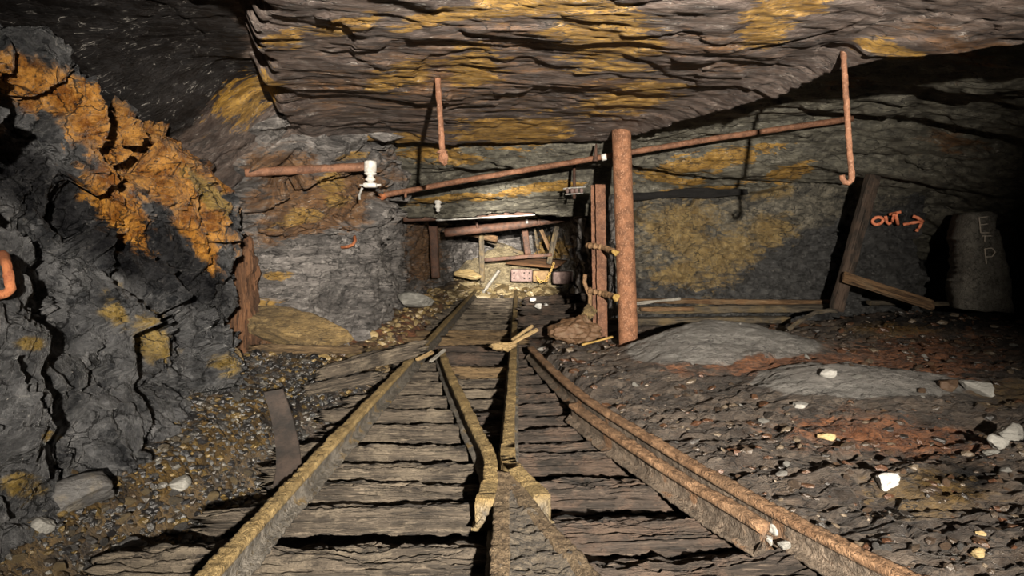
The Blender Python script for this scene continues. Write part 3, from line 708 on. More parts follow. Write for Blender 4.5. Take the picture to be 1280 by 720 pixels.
# ------------------------------------------------------------------ sleepers
ORD = 'nearest second third fourth fifth sixth seventh eighth ninth tenth eleventh twelfth thirteenth fourteenth fifteenth sixteenth'.split()
def log(name, a, b, r, mat, flat=.8, seed=0, noise=.02, sub=None):
    """rotten split timber: irregular section, grooves along the grain, ragged ends"""
    r *= .86; a, b = Vector(a), Vector(b); L = (b - a).length; dm = (a + b).y / 2; n = sub or int(max(24, L / max(.008, .0034 * dm))); seg = 110 if dm < 3.4 else (72 if dm < 5 else 40)
    rs = np.random.RandomState(seed); w = np.linspace(0, 2 * math.pi, seg, endpoint=False)
    tcol = np.linspace(0, 1, n)
    ragged = .04 * rs.normal(size=seg)
    T_, Wv = np.meshgrid(tcol, w, indexing='ij')
    sq = (np.abs(np.cos(Wv)) ** 2.25 + np.abs(np.sin(Wv)) ** 2.25) ** (-1 / 2.25)
    x = (T_ - .5) * L + np.where(T_ > .5, 1, -1) * (np.abs(T_ - .5) * 2) ** 8 * ragged[None] 
    p = V3(x, np.cos(Wv) * 1.0, np.sin(Wv) * 1.0)
    q = V3(x * 1.6 + seed * 7.7, np.cos(Wv) * 2.6, np.sin(Wv) * 2.6); q2 = V3(x * 3.5 + seed * 3, np.cos(Wv) * 7, np.sin(Wv) * 7)
    rr = r * sq * (1 + .26 * fbm(q * .6, 3, .5, seed + 1) + .20 * fbm(q2 * .8, 4, .6, seed + 4)) - .7 * r * np.clip(ridged(q2 * .5, 2, seed + 9) - .95, 0, .6)
    rr = rr + noise * .45 * fbm(V3(x * 14, np.cos(Wv) * 4, np.sin(Wv) * 4), 4, .65, seed + 6) - r * .30 * np.clip(ridged(V3(x * 2.2 + seed, np.cos(Wv) * 6, np.sin(Wv) * 6), 3, seed + 12) - .75, 0, .6) + r * .07 * facet(V3(x * 5, np.cos(Wv) * 2.2, np.sin(Wv) * 2.2), seed % 50 + 15, .9)
    rr *= 1 - .35 * (np.abs(T_ - .5) * 2) ** 14
    v = V3(x, np.cos(Wv) * rr, np.sin(Wv) * rr * flat + .05 * r * perlin(V3(x * 1.3 + seed, 0 * x, 0 * x), 5) * 3)
    idx = np.arange(n * seg).reshape(n, seg); nx = np.roll(idx, -1, 1)
    Q = np.stack([idx[:-1], nx[:-1], nx[1:], idx[1:]], -1).reshape(-1, 4)
    V = np.vstack([v.reshape(-1, 3), [(-L / 2 + .02, 0, 0)], [(L / 2 - .02, 0, 0)]]); e = n * seg
    T = [(e, nx[0, j], idx[0, j]) for j in range(seg)] + [(e + 1, idx[-1, j], nx[-1, j]) for j in range(seg)]
    R = axes_from(a, b)
    o = link(name, raw_mesh(name, V, Q, T), mat, None, (a + b) / 2); o.rotation_euler = R.to_euler(); return o

ztop = -.105
def tie(xa, ya, xb, yb, r, mat, seed, flat=.8, z=ztop, name='sleeper'):
    return log(name, (xa, ya, z - r * flat), (xb, yb, z - r * flat), r, mat, flat, seed)
rs = random.Random(5)
ys = [(688, .135, .55), (640, .085, .33), (607, .105, .18), (580, .09, .3), (554, .085, .35), (531, .075, .22), (511, .075, .36), (494, .07, .3), (479, .07, .15), (466, .065, .3), (454, .06, .22)]
for i, (y, r_, ext) in enumerate(ys):
    d = zrow(y, ztop) + .02; xa = float(xat(RL, d)) - ext; xr = float(xat(wingL, d)) if d > 2.52 else float(xat(pa, max(d, 1.9)))
    o = tie(xa, d + rs.uniform(-.03, .03), xr + (.07 if d > 2.55 else -.01), d + rs.uniform(-.06, .06), r_ * rs.uniform(.85, 1.1), M['tie'], 500 + i, rs.uniform(.72, .9))
    tag(o, (ORD[i] + ' mud-caked timber sleeper from the front, under the left track') if i else 'nearest and thickest mud-caked timber sleeper, under the left track', 'sleeper', 'sleepers of the left track')
ys = [(712, .15, .0, .06), (655, .15, .02, .04), (603, .155, .0, .0), (571, .085, -.03, .03), (554, .08, 0, .04), (537, .07, 0, .02), (521, .07, .02, .03), (506, .065, 0, .02), (493, .06, 0, .03), (481, .06, .0, .03), (470, .055, 0, .02), (459, .055, 0, .0), (449, .05, 0, 0)]
for i, (y, r_, ta, tb) in enumerate(ys):
    d = zrow(y, ztop - .01); xa = (float(xat(pb, d)) if d < 2.6 else float(xat(RW, d))) - .02; xb = float(xat(RR, d)) + (.06 if d < 3 else .03)
    if d < 2.2: xa += .05
    o = tie(xa, d - ta, xb, d + tb + .05, r_, M['tie_dark'], 540 + i, rs.uniform(.75, .95), ztop - .012)
    tag(o, (ORD[i] + ' dark sodden timber from the front, under the right branch track') if i else 'nearest dark sodden timber, in front of all others under the right branch track', 'sleeper', 'sleepers of the right branch track')
ys = [(458, .085, M['tie_tan'], -.11), (474, .05, M['tie'], -.15), (486, .05, M['tie'], -.17), (499, .055, M['tie'], -.19), (516, .06, M['tie_dark'], -.22), (540, .06, M['tie_dark'], -.25)]
for i, (y, r_, mt, z) in enumerate(ys):
    d = zrow(y, z); xa = float(xat(wingL, d)) + .03; xb = float(xat(wingR, d)) - .02
    o = tie(xa, d, xb, d + rs.uniform(-.02, .02), r_, mt, 570 + i, .8, z)
    tag(o, ['thick tan split log between the curved rail and middle rail', 'grey short timber just in front of the tan split log', 'second short timber in front of the tan split log', 'third short timber in front of the tan split log',
            'fourth short timber in front of the tan split log, half in shadow', 'nearest short timber deep in the dark gap between curved and middle rails'][i], 'sleeper', 'short timbers between the two middle rails')
ys = [440, 431, 421, 412, 404, 397, 391, 385.5, 380.5, 376, 372, 368.5, 365, 362]
for i, y in enumerate(ys):
    d = zrow(y, -.09); mt = M['tie_tan'] if i in (2, 3) else (M['tie_dark'] if i in (0, 1) else M['tie'])
    ext = [.30, .55, .45, .55, .30, .5, .62, .35, .5, .3, .4, .3, .3, .2][i]
    o = tie(float(xat(RL, d)) - ext, d, float(xat(RW, d)) + rs.choice([.06, .12, .2]), d + rs.uniform(-.04, .04), .085 + .003 * i, mt, 600 + i, .75, -.09)
    col = 'tan split' if i in (2, 3) else ('reddish dark' if i in (0, 1) else 'grey')
    tag(o, '%s %s timber sleeper beyond the crossing of loose sticks, going into the drive' % (ORD[i], col), 'sleeper', 'sleepers of the far track')

# ------------------------------------------------------------------ posts, rods, pipes
def cyl_post(name, a, b, r, mat, seed=0, noise=.003, parent=None, seg=36, step=.04):
    arr = tube_arrays(dens([a, b], step), r, seg, noise, 14, True, seed)
    return child(name, arr, mat, parent) if parent else mk(name, arr, mat, None, tuple(a))
a = P(786, 430, 6.2); b = P(776.5, 160, 6.2); b.z = cz(b.x, b.y) + .01; a.z = fz(a.x, a.y) - .02
t = tag(empty('steel_post', a), 'tall round rust-brown steel post standing from floor to roof', 'post')
cyl_post('post_tube', a, b, .092, M['post'], 3, .003, t)
child('foot_collar', tube_arrays(dens([a, a.lerp(b, .035)], .02), .108, 30, .012, 16, True, 5), M['steel_rust'], t)
# second, shorter H-section post
a2 = P(750.5, 416, 6.75); b2 = P(747.5, 231, 6.75); a2.z = min(fz(a2.x, a2.y) - .03, a2.z)
t = tag(empty('steel_post', a2), 'shorter square-flanged rusty steel post just behind the tall round post', 'post')
H = [(a_ * .78, b_ * .78) for a_, b_ in [(-.075, -.075), (.075, -.075), (.075, -.058), (.012, -.058), (.012, .058), (.075, .058), (.075, .075), (-.075, .075), (-.075, .058), (-.012, .058), (-.012, -.058), (-.075, -.058)]]
Hr = resample(H, 72); n = 90; V = []
ang = .35
for i in range(n):
    q = a2.lerp(b2, i / (n - 1))
    for x, y in Hr: V.append((q.x + x * math.cos(ang) - y * math.sin(ang), q.y + x * math.sin(ang) + y * math.cos(ang), q.z))
V = np.array(V); V[:, :2] += .004 * np.stack([fbm(V * 18, 3, .6, 3), fbm(V * 18 + 5, 3, .6, 4)], 1)
idx = np.arange(n * 72).reshape(n, 72); nx = np.roll(idx, -1, 1)
Q = np.stack([idx[:-1], nx[:-1], nx[1:], idx[1:]], -1).reshape(-1, 4)
Vc = np.vstack([V, [tuple(b2)]]); T = [(n * 72, idx[-1, j], nx[-1, j]) for j in range(72)]
child('flanged_column', (Vc, Q, T), M['steel_rust'], t)
# base lean-to plate of the second post
# clamps tying the posts together
for k, (y1, y2, lab) in enumerate([(307, 316, 'upper twisted rusty clamp tying the short post to the round post'), (363, 371, 'lower twisted rusty clamp tying the short post to the round post')]):
    c2 = P(749, y1, 6.75); c1 = P(780, y2, 6.2)
    pts = []
    for w in np.linspace(1.2, 3.9, 12): pts.append(Vector((c2.x + .115 * math.cos(w), c2.y - .02 + .125 * math.sin(w), c2.z)))
    pts.append(Vector((c2.x + .02, c2.y - .17, c2.z - .02))); e = Vector((c1.x - .085, c1.y - .06, c1.z)); s = pts[-1].copy()
    for f in np.linspace(.15, 1, 8): pts.append(s.lerp(e, f))
    t = tag(empty('post_clamp', c2), lab, 'clamp', 'clamps on the steel posts')
    dp = dens(pts, .008); rad = [.026 + .007 * math.sin(i * .9) for i in range(len(dp))]
    child('clamp_rod', tube_arrays(dp, rad, 14, .006, 30, True, k), M['clamp'], t)
    v = stone_arrays(40 + k, 3, 10, .06, (.048, .038, .048))
    child('yellow_nut', (v[0] + np.array(e) + np.array([-.01, -.03, 0]), v[1], v[2]), M['yellow'], t)
    if k:  # flat strap end hanging outside the short post
        q = Vector((c2.x - .13, c2.y - .03, c2.z))
        arr = tube_arrays(dens([q + Vector((-.02, 0, .17)), q + Vector((-.03, 0, .09)), q, q + Vector((.03, -.01, -.05)), q + Vector((.02, -.01, -.28))], .02), .022, 12, .004, 20, True, 9)
        child('strap', arr, M['clamp'], t)

def rod(name, pts, r, mat, lab, cat, seed=0, step=.02, noise=.003, seg=14):
    o = mk(name, tube_arrays(dens(pts, step), r, seg, noise, 30, True, seed), mat); tag(o, lab, cat); return o
# roof bolt with nut and plate
d = 4.25; a = P(547, 96, d); a.z = cz(a.x, a.y) + .01; b = P(553, 190, d)
t = tag(empty('roof_bolt', a), 'rusty bolt rod hanging from the roof left of the tall post, with a clotted nut', 'roof bolt')
child('rod', tube_arrays(dens([a, b], .02), .019, 16, .004, 30, True, 2), M['rod'], t)
v = stone_arrays(60, 4, 10, .12, (.040, .040, .055)); child('nut', (v[0] + np.array(P(554, 197, d)), [], v[2]), M['rod'], t)
v = stone_arrays(61, 3, 8, .1, (.047, .045, .02)); child('washer', (v[0] + np.array(P(553, 189, d)), [], v[2]), M['rod'], t)
# hooked rod on the right
d = 3.65; a = P(1054, 58, d); a.z = cz(a.x, a.y) + .01
rod('hook_rod', [a, P(1058, 130, d), P(1062, 190, d), P(1064.5, 216, d), P(1064, 225, d), P(1060.5, 228.5, d), P(1056, 227.5, d), P(1053, 223.5, d), P(1052.5, 219, d)], .0165, M['rod'], 'rusty rod hanging from the roof on the right, hooked at its lower end', 'hook', 4, .012)
# long thin pipe across
a, m, b = P(473, 245, 7.15), P(755, 196, 6.72), P(1066, 148, 6.35)
t = tag(empty('pipe', a), 'long thin rusty pipe slanting across below the roof behind the tall post', 'pipe')
child('pipe_tube', tube_arrays(dens([a, P(600, 222, 6.95), m, P(900, 172, 6.55), b], .05), .030, 16, .004, 16, True, 6), M['rod'], t)
q = P(744, 198, 6.7); child('pipe_clip', tube_arrays(dens([q + Vector((0, 0, -.03)), q + Vector((.01, 0, .15))], .02), [.03, .026, .022, .02, .018, .016, .014, .013, .012, .01][:len(dens([q + Vector((0, 0, -.03)), q + Vector((.01, 0, .15))], .02))], 10, .003, 30, True, 7), M['dark_rust'], t)
q0, q1 = P(752, 197, 6.71), P(758, 195.8, 6.70); child('white_joint', tube_arrays([q0, q0.lerp(q1, .5), q1], .036, 14, .003, 30, True, 8), M['porcelain'], t)
q = P(480, 245, 7.12); child('elbow', tube_arrays(dens([q + Vector((.02, 0, .01)), q + Vector((-.05, 0, -.03)), q + Vector((-.07, .01, -.16))], .02), .036, 12, .006, 25, True, 12), M['hook'], t)
q = P(507, 240, 7.08); child('pipe_stub', tube_arrays(dens([q, q + Vector((0, 0, -.06))], .02), .016, 10, .002, 30, True, 13), M['rod'], t)
# left pipe with white insulator
a, b = P(306, 216, 5.6), P(466, 208, 6.05)
t = tag(empty('pipe', a), 'thick rusty pipe sticking out left of the white insulator under the roof', 'pipe')
child('pipe_tube', tube_arrays(dens([a, b], .04), .040, 20, .006, 12, True, 14), M['steel_rust'], t)
def lathe(c, prof, seg=22, axis=(0, 0, 1)):
    z = Vector(axis).normalized(); x = z.orthogonal().normalized(); y = z.cross(x); V = []; Q = []
    for r_, h in prof:
        for j in range(seg):
            w = 2 * math.pi * j / seg; V.append(tuple(Vector(c) + x * r_ * math.cos(w) + y * r_ * math.sin(w) + z * h))
    for i in range(len(prof) - 1):
        for j in range(seg):
            a_, b_ = i * seg + j, i * seg + (j + 1) % seg; Q.append((a_, b_, b_ + seg, a_ + seg))
    T = []; n = len(V); V += [tuple(Vector(c) + z * prof[0][1]), tuple(Vector(c) + z * prof[-1][1])]
    for j in range(seg):
        T.append((n, (j + 1) % seg, j)); e = (len(prof) - 1) * seg; T.append((n + 1, e + j, e + (j + 1) % seg))
    return np.array(V), Q, T
c = P(463, 208, 6.0)
t = tag(empty('insulator', c), 'large white porcelain insulator on the end of the left pipe', 'insulator')
child('collar', lathe(c, [(.03, .05), (.052, .05), (.058, .04), (.058, -.05), (.045, -.058)]), M['porcelain'], t)
child('body', lathe(c, [(.035, -.05), (.058, -.062), (.058, -.074), (.03, -.085), (.03, -.10), (.048, -.118), (.05, -.128), (.026, -.14), (.026, -.155)]), M['porcelain'], t)
child('base', join([box_arrays(c + Vector((0, 0, -.178)), (.125, .09, .045), None, (6, 6, 4), .004, 20, 3, .3), tube_arrays([c + Vector((-.10, 0, -.175)), c + Vector((0, 0, -.178)), c + Vector((.10, 0, -.172))], .009, 8)]), M['porcelain'], t)
child('bracket', tube_arrays(dens([c + Vector((-.075, 0, -.2)), c + Vector((-.10, 0, -.26)), c + Vector((-.105, .01, -.31))], .01), .012, 8, .004, 30), M['white'], t)
d = 8.6; c = P(547.5, 252, d)
t = tag(empty('insulator', c), 'small white porcelain insulator hanging at the drive mouth', 'insulator')
zt = cz(c.x, d) - c.z
child('pin', tube_arrays([c + Vector((0, 0, zt + .01)), c + Vector((0, 0, 0))], .012, 8), M['dark_rust'], t)
child('body', lathe(c, [(.02, .02), (.045, .015), (.048, -.02), (.03, -.035), (.042, -.05), (.046, -.075), (.03, -.09), (.022, -.11), (.03, -.125), (.012, -.14)]), M['porcelain'], t)
d = 7.6; c = P(718, 238, d)
t = tag(empty('insulator_rack', c), 'row of small grey insulators on a bracket left of the posts', 'insulator')
child('rack_bar', join([beam_ for beam_ in [box_arrays(c + Vector((0, 0, .03)), (.27, .03, .018), Matrix.Rotation(-.08, 3, 'Y'), (6, 3, 3), .002, 20), box_arrays(c + Vector((0, 0, -.04)), (.22, .03, .014), Matrix.Rotation(-.08, 3, 'Y'), (6, 3, 3), .002, 20)]]), M['white'], t)
zt = cz(c.x, d) - c.z
child('stem', tube_arrays([c + Vector((0, .01, zt + .02)), c + Vector((0, .01, .03)), c + Vector((0, .01, -.10))], .018, 10, .003, 30), M['dark_rust'], t)
for i in range(4): child('insulator_knob', lathe(c + Vector((-.085 + i * .056, -.01, -.005)), [(.012, .03), (.022, .018), (.022, -.01), (.012, -.03)], 12), M['block'], t)
# small hooks
rod('hook', [P(427, 309, 6.45), P(434, 308.5, 6.4), P(441, 306, 6.4), P(444, 301, 6.42), P(443, 296, 6.5)], .016, M['hook'], 'small orange rusty hook in the grey rock pillar on the left', 'hook', 21, .012)
rod('hook', [P(-10, 372, 2.25), P(2, 368, 2.2), P(10, 366, 2.2), P(13.5, 360, 2.2), P(11, 345, 2.2), P(8, 330, 2.22), P(4, 318, 2.4)], .016, M['hook'], 'bent orange rusty hook at the left edge on the dark wall', 'hook', 22, .01)
# steel strip leaning by the left rail
pts = [P(342, 488, 3.35), P(352, 520, 3.25), P(359, 555, 3.12), P(361, 585, 3.0), P(358, 606, 2.92)]
cc = cr([tuple(q) for q in pts], 40); V = []
for i, q in enumerate(cc):
    for s_, th in ((-1, -.006), (1, -.006), (1, .006), (-1, .006)):
        V.append((q[0] + s_ * .058 * (.75 + .25 * i / 39), q[1] + th + s_ * .012, q[2] + s_ * .006))
Q = []
for i in range(39):
    for j in range(4): a_ = i * 4 + j; b_ = i * 4 + (j + 1) % 4; Q.append((a_, a_ + 4, b_ + 4, b_))
Q += [(0, 1, 2, 3), (159, 158, 157, 156)]
o = mk('steel_strip', (np.array(V), Q, []), M['plate'], smooth=False); tag(o, 'dark bent steel strip leaning against the outside of the left rail', 'metal strip')

# ------------------------------------------------------------------ timbers
o = beam('beam', P(786, 245, 7.74), P(936, 239.5, 7.9), .09, .085, M['charred'], None, .03, 7, 44); tag(o, 'black timber wedged between back wall and roof right of the tall post', 'beam')
d = 5.85; zf_ = fz(P(298, 440, d).x, d)
a = P(300, 470, d); b = P(297, 300, d)
t = log('timber_prop', a, b, .20, M['tie_dark'], .7, 701); t.data.materials.clear(); t.data.materials.append(wood_mat('red brown prop wood', (.05, .024, .012), (.19, .09, .042), (.30, .16, .085), (.1, .05, .03), .2))
tag(t, 'thick red-brown timber prop in the dark niche beyond the left wall', 'timber prop')
o = beam('timber_prop', P(1045, 388, 7.15), P(1092, 218, 7.0), .13, .12, M['tie_dark'], None, .012, 10, 5, 0); tag(o, 'leaning grey-brown timber against the back wall left of the painted word', 'timber prop')
o = beam('plank', P(1054, 346, 6.92), P(1166, 382, 6.8), .115, .06, M['plank'], None, .008, 10, 6, .9); tag(o, 'orange-brown plank slanting down to the right from the leaning timber', 'plank')
for i, (xa, ya, xb, yb_, d, w, h, mt, lab) in enumerate([(785, 376, 1046, 378, 7.72, .10, .055, 'plank', 'top tan plank lying along the foot of the back wall'), (775, 388, 1040, 385, 7.62, .14, .085, 'plank_grey', 'dark plank directly below the top tan plank along the back wall'),
        (760, 402, 985, 399, 7.5, .16, .075, 'plank_grey', 'lowest and thickest plank at the foot of the back wall'), (780, 381, 850, 373, 7.55, .05, .03, 'splinter', 'pale splintered lath across the top tan plank by the round post'), (800, 386, 866, 386, 7.5, .10, .045, 'plank', 'short rusty-brown board end beside the round post'), (1085, 378, 1210, 380, 7.6, .12, .05, 'plank_grey', 'dark plank along the back wall right of the leaning timber')]):
    o = beam('plank', P(xa, ya, d), P(xb, yb_, d + .05), w, h, M[mt], None, .012, 14, 30 + i); tag(o, lab, 'plank')
o = rod('root', [P(985, 412, 6.6), P(1000, 401, 6.65), P(1018, 391, 6.75), P(1036, 388, 6.8), P(1046, 389, 6.85)], .022, M['plank_grey'], 'bent grey stick curving up over the bank right of the gravel mound', 'stick', 25)
o = log('timber', P(318, 436, 5.35), P(452, 437, 5.75), .055, M['tie_tan'], .8, 720); tag(o, 'tan rotten log lying at the foot of the ochre boulder', 'log')
for i, (xa, ya, xb, yb_, d, r_, mt, lab) in enumerate([(400, 468, 520, 438, 5.0, .09, 'tie', 'flat grey timber lying askew left of the left rail'), (440, 452, 530, 432, 5.6, .085, 'tie', 'grey timber end behind the askew one left of the left rail'), (385, 488, 470, 470, 4.6, .07, 'tie', 'short grey timber in front of the askew one left of the left rail'),
        (655, 376, 745, 372, 10.2, .12, 'tie_dark', 'far dark timber lying right of the middle rail, behind the others'), (652, 389, 740, 385, 8.9, .12, 'tie_dark', 'middle dark timber of those lying right of the middle rail'), (650, 402, 735, 398, 7.9, .11, 'tie_dark', 'third dark timber back from the sticks, right of the middle rail'), (655, 416, 715, 412, 7.1, .11, 'tie_dark', 'nearest dark timber right of the middle rail, behind the sticks')]):
    o = log('timber', P(xa, ya, d), P(xb, yb_, d + .1), r_, M[mt], .7, 730 + i); tag(o, lab, 'timber')
# loose sticks at the crossing of the tracks
o = beam('stick', P(628, 436, 5.72), P(672, 411.5, 5.9), .035, .022, M['stick'], None, .004, 20, 50, .3, .2, .02); tag(o, 'longer pale stick lying across the middle rail', 'stick')
o = beam('stick', P(640, 425, 5.9), P(666, 407, 6.1), .03, .02, M['stick'], None, .004, 20, 51, .6, .2, .02); tag(o, 'shorter pale stick beside the longer one on the middle rail', 'stick')
v = stone_arrays(801, 4, 9, .22, (.13, .08, .05)); o = mk('wood_chunk', (v[0] + np.array(P(629, 433, 5.8)), [], v[2]), M['stick']); tag(o, 'broken tan chunk of wood at the left end of the two sticks', 'wood chunk')
o = beam('stick', P(538, 452, 5.3), P(556, 437, 5.5), .03, .02, M['splinter'], None, .004, 20, 52, .3, .2, .02); tag(o, 'whitish stick across the top end of the curved rail', 'stick')
o = beam('stick', P(521, 450, 5.3), P(541, 440, 5.5), .035, .02, M['stick'], None, .004, 20, 53, .3, .2, .02); tag(o, 'tan stick between the left rail and curved rail', 'stick')
o = beam('stick', P(727, 431, 6.0), P(766, 421, 6.1), .02, .015, M['yellow'], None, .003, 20, 54, .3, .2, .02); tag(o, 'thin yellow stick on the ground left of the tall post foot', 'stick')
# white splinter upright at the end of the rails
a, b = P(604, 366, 13.4), P(624, 338, 13.4)
V, Q, T = tube_arrays(dens([a, P(610, 357, 13.4), P(618, 346, 13.4), b], .02), .09, 12, .01, 10, True, 9, .4)
k_ = np.clip((V[:, 2] - V[:, 2].min()) / np.ptp(V[:, 2]), 0, 1); o = mk('splinter', (V, Q, T), M['splinter']); tag(o, 'whitish wood splinter sticking up at the far end of the left rail', 'splinter')

# ------------------------------------------------------------------ far drive
t = rod('pipe', [P(556, 291, 11.2), P(640, 282, 11.2), P(724, 269, 11.2)], .075, M['dark_rust'], 'thick dark rusty pipe spanning the drive below the roof beam', 'pipe', 31, .06, .006, 18)
a, b = P(505, 275, 9.5), P(735, 263, 9.5)
t = tag(empty('roof_beam', a), 'dark roof beam with a pale limed lower edge across the drive mouth', 'beam')
beam('timber_beam', a + Vector((0, 0, .03)), b + Vector((0, 0, .03)), .16, .12, M['dark_rust'], t, .01, 6, 61)
beam('limed_edge', P(545, 275.5, 9.38), P(722, 265.5, 9.38), .03, .024, M['white'], t, .012, 14, 62)
for i, (x0, y0, y1, d) in enumerate([(657, 265, 279, 11.1), (672, 262, 281, 11.0), (595, 270, 285, 11.1)]):
    o = rod('strap', [P(x0, y0, d), P(x0 + 1, (y0 + y1) / 2, d - .02), P(x0 + 2, y1, d)], .022, M['dark_rust' if i else 'white'], ['pale strap hanging left of the rusty one on the far pipe', 'rusty strap holding up the far pipe at its right', 'dark strap holding up the left end of the far pipe'][i], 'strap', 40 + i)
for i, (xa, ya, xb, yb_, d, w, mt, lab) in enumerate([(603, 352, 602, 292, 12.6, .10, 'plank_grey', 'upright grey prop before the pale rubble heap'), (686, 330, 696, 283, 12.4, .10, 'plank_grey', 'leaning grey prop right of the rubble heap'), (660, 318, 655, 284, 13.0, .13, 'dark_rust', 'dark rusty upright behind the right part of the heap'),
        (545, 348, 541, 272, 12.0, .16, 'dark_rust', 'rusty upright at the left side of the far drive'), (607, 300, 668, 322, 14.2, .12, 'plank_grey', 'dark plank lying down the right slope of the heap'), (606, 325, 690, 318, 12.3, .09, 'dark_rust', 'rusty bar lying across the foot of the heap'), (572, 288, 622, 299, 12.9, .17, 'plank', 'tan board hanging under the far pipe'), (676, 287, 690, 318, 13.3, .08, 'plank', 'tan broken prop leaning behind the leaning grey prop'), (668, 284, 672, 308, 13.0, .05, 'plank_grey', 'thin split lath behind the rusty upright on the heap')]):
    o = beam('prop' if i in (0, 1, 2, 3, 7, 8) else 'bar', P(xa, ya, d), P(xb, yb_, d), w, w * .7, M[mt], None, .015, 8, 70 + i); tag(o, lab, 'prop' if i in (0, 1, 2, 3, 7, 8) else 'bar')
o = beam('board', P(640, 325, 13.2), P(702, 330, 12.6), .5, .03, wood_mat('rusty sheet', (.05, .022, .01), (.16, .075, .03), (.22, .12, .05), (.1, .06, .02), .3), None, .01, 5, 88, .25); tag(o, 'rusty brown sheet lying at the foot of the heap above the blocks', 'sheet')
def block(px, py, w, h, dp, d, mat, lab, holes=False):
    c = P(px, py, d); t = tag(empty('block', c), lab, 'block')
    child('body', box_arrays(c, (w, dp, h), None, (10, 6, 8), .012, 8, int(px), .1), M[mat], t)
    if holes:
        for i in (-.15, .05, .15):
            for s_ in (-1, 1): child('bolt_hole', lathe(c + Vector((i, -dp / 2 - .004, s_ * h * .22)), [(.018, -.012), (.018, .012)], 10, (0, 1, 0)), M['plate'], t)
    return t
block(652, 344, .42, .24, .3, 12.6, 'block', 'pink-grey block with bolt holes right of the middle rail end', True)
block(703, 347, .38, .24, .3, 12.5, 'block', 'pink-grey block at the right end of the row beside the chain')
block(676, 345, .32, .22, .28, 12.7, 'block_tan', 'tan block in the middle of the row of blocks')
block(530, 373, .25, .16, .2, 11.4, 'block_tan', 'small tan block beside the flat grey stone on the left')
# chain draped over the blocks
links = []; pts = dens([P(692, 330, 12.3), P(688, 340, 12.2), P(682, 351, 12.2), P(674, 352, 12.2), P(670, 344, 12.2)], .035)
for i, q in enumerate(pts[:-1]):
    tt = (pts[i + 1] - q).normalized(); s_ = Vector((0, 1, 0)) if i % 2 else tt.cross(Vector((0, 1, 0)))
    ring = [q + tt * .03 * math.cos(w) + s_ * .02 * math.sin(w) for w in np.linspace(0, 2 * math.pi, 13)]
    links.append(tube_arrays(ring, .009, 6, 0, 1, False))
o = mk('chain', join(links), M['yellow']); tag(o, 'yellowish chain draped in front of the far blocks', 'chain')

# ------------------------------------------------------------------ stones
def stone(px, py, d, size, mat, lab, seed, rot=0, sub=4, cuts=10, noise=.07, name='stone', grp=None, sink=.25, tilt=0):
    v, q, f = stone_arrays(seed, sub, cuts, noise, size); R = np.array(Matrix.Rotation(rot, 3, 'Z') @ Matrix.Rotation(tilt, 3, 'Y')); v = v @ R.T
    c = P(px, py, d); me = raw_mesh(name, v - [0, 0, v[:, 2].min()], None, f)
    o = link(name, me, M[mat], None, (c.x, c.y, c.z + v[:, 2].min()))
    tag(o, lab, 'stone' if name != 'boulder' else 'boulder', grp); return o
def on_floor(o, sink=.02): o.location.z = fz(o.location.x, o.location.y) - sink; return o
def fstone(px, py, size, *a, sink=None, **k):
    d = 5.0
    for _ in range(25):
        z = fz((px - CX) / F * d, d) + size[2] * .6; d = .5 * d + .5 * min(16, max(1.2, (CZ - z) * F / (py - CY)))
    o = stone(px, py, d, size, *a, **k); return on_floor(o, size[2] * .35 if sink is None else sink)
# ochre boulder leaning on the pillar
v, q, f = stone_arrays(901, 5, 12, .05, (.66, .30, .24)); R = np.array(Matrix.Rotation(.26, 3, 'Y')); v = v @ R.T
v = v + (ICO[5][0] * (.016 * facet(v * np.array([4, 4, 11.]), 905)[:, None]))
o = link('boulder', raw_mesh('boulder', v, None, f), M['stone_ochre'], None, P(370, 415, 5.85)); tag(o, 'big ochre boulder sloping to the right at the foot of the grey pillar', 'boulder')
stone(520, 374, 9.3, (.34, .22, .12), 'stone_grey', 'large flat grey stone at the foot of the drive wall', 903, .1, noise=.05)
stone(586, 343, 12.4, (.30, .24, .12), 'stone_tan', 'flat tan stone before the heap at the far end of the left rail', 904, 0)
v, q, f = stone_arrays(961, 5, 7, .05, (1.32, .75, .80)); v[:, 2] *= np.where(v[:, 2] > 0, 1 - .62 * np.clip(np.abs(v[:, 0] / 1.32), 0, 1), 1)
v = v + ICO[5][0] * (.10 * facet(v * 1.8, 963) + .05 * facet(v * np.array([4, 4, 8.]), 964) + .03 * fbm(v * 5, 3, .5, 965))[:, None]
o = link('boulder', raw_mesh('boulder', v, None, f), M['heap'], None, P(630, 349, 14.4)); tag(o, 'huge pale tan fallen rock lying at the far end of the drive', 'boulder')
stone(722, 412, 6.45, (.30, .22, .20), 'rubble_brown', 'rough brown broken boulder left of the short post foot', 905, .3, 5, 14, .16, 'boulder')
stone(736, 392, 6.6, (.11, .1, .10), 'stone_ochre', 'ochre knob of rock on top of the brown boulder', 906, 0, 4, 10, .15)
fstone(1108, 600, (.068, .05, .045), 'stone_white', 'bright white quartz stone on the right floor', 907, .3, cuts=14)
fstone(1262, 545, (.10, .07, .07), 'stone_grey', 'pale grey stone at the right edge of the floor, largest of its cluster', 908, .6)
fstone(1248, 552, (.06, .05, .05), 'stone_grey', 'smaller grey stone in front of the largest at the right edge', 909, 0)
fstone(1242, 566, (.05, .035, .022), 'stone_grey', 'flat small pale stone below the cluster at the right edge', 910, 0)
fstone(1224, 690, (.028, .022, .022), 'stone_tan', 'small yellow stone in the bottom right corner of the floor', 911, 0)
fstone(1226, 665, (.018, .014, .012), 'stone_tan', 'tiny yellow stone above the small yellow one at bottom right', 912, 0)
fstone(1033, 546, (.05, .035, .03), 'stone_tan', 'pinkish tan stone below the second gravel mound', 913, .2)
fstone(1000, 505, (.06, .04, .02), 'stone_grey', 'pale flat stone at the front edge of the second gravel mound', 914, .2)
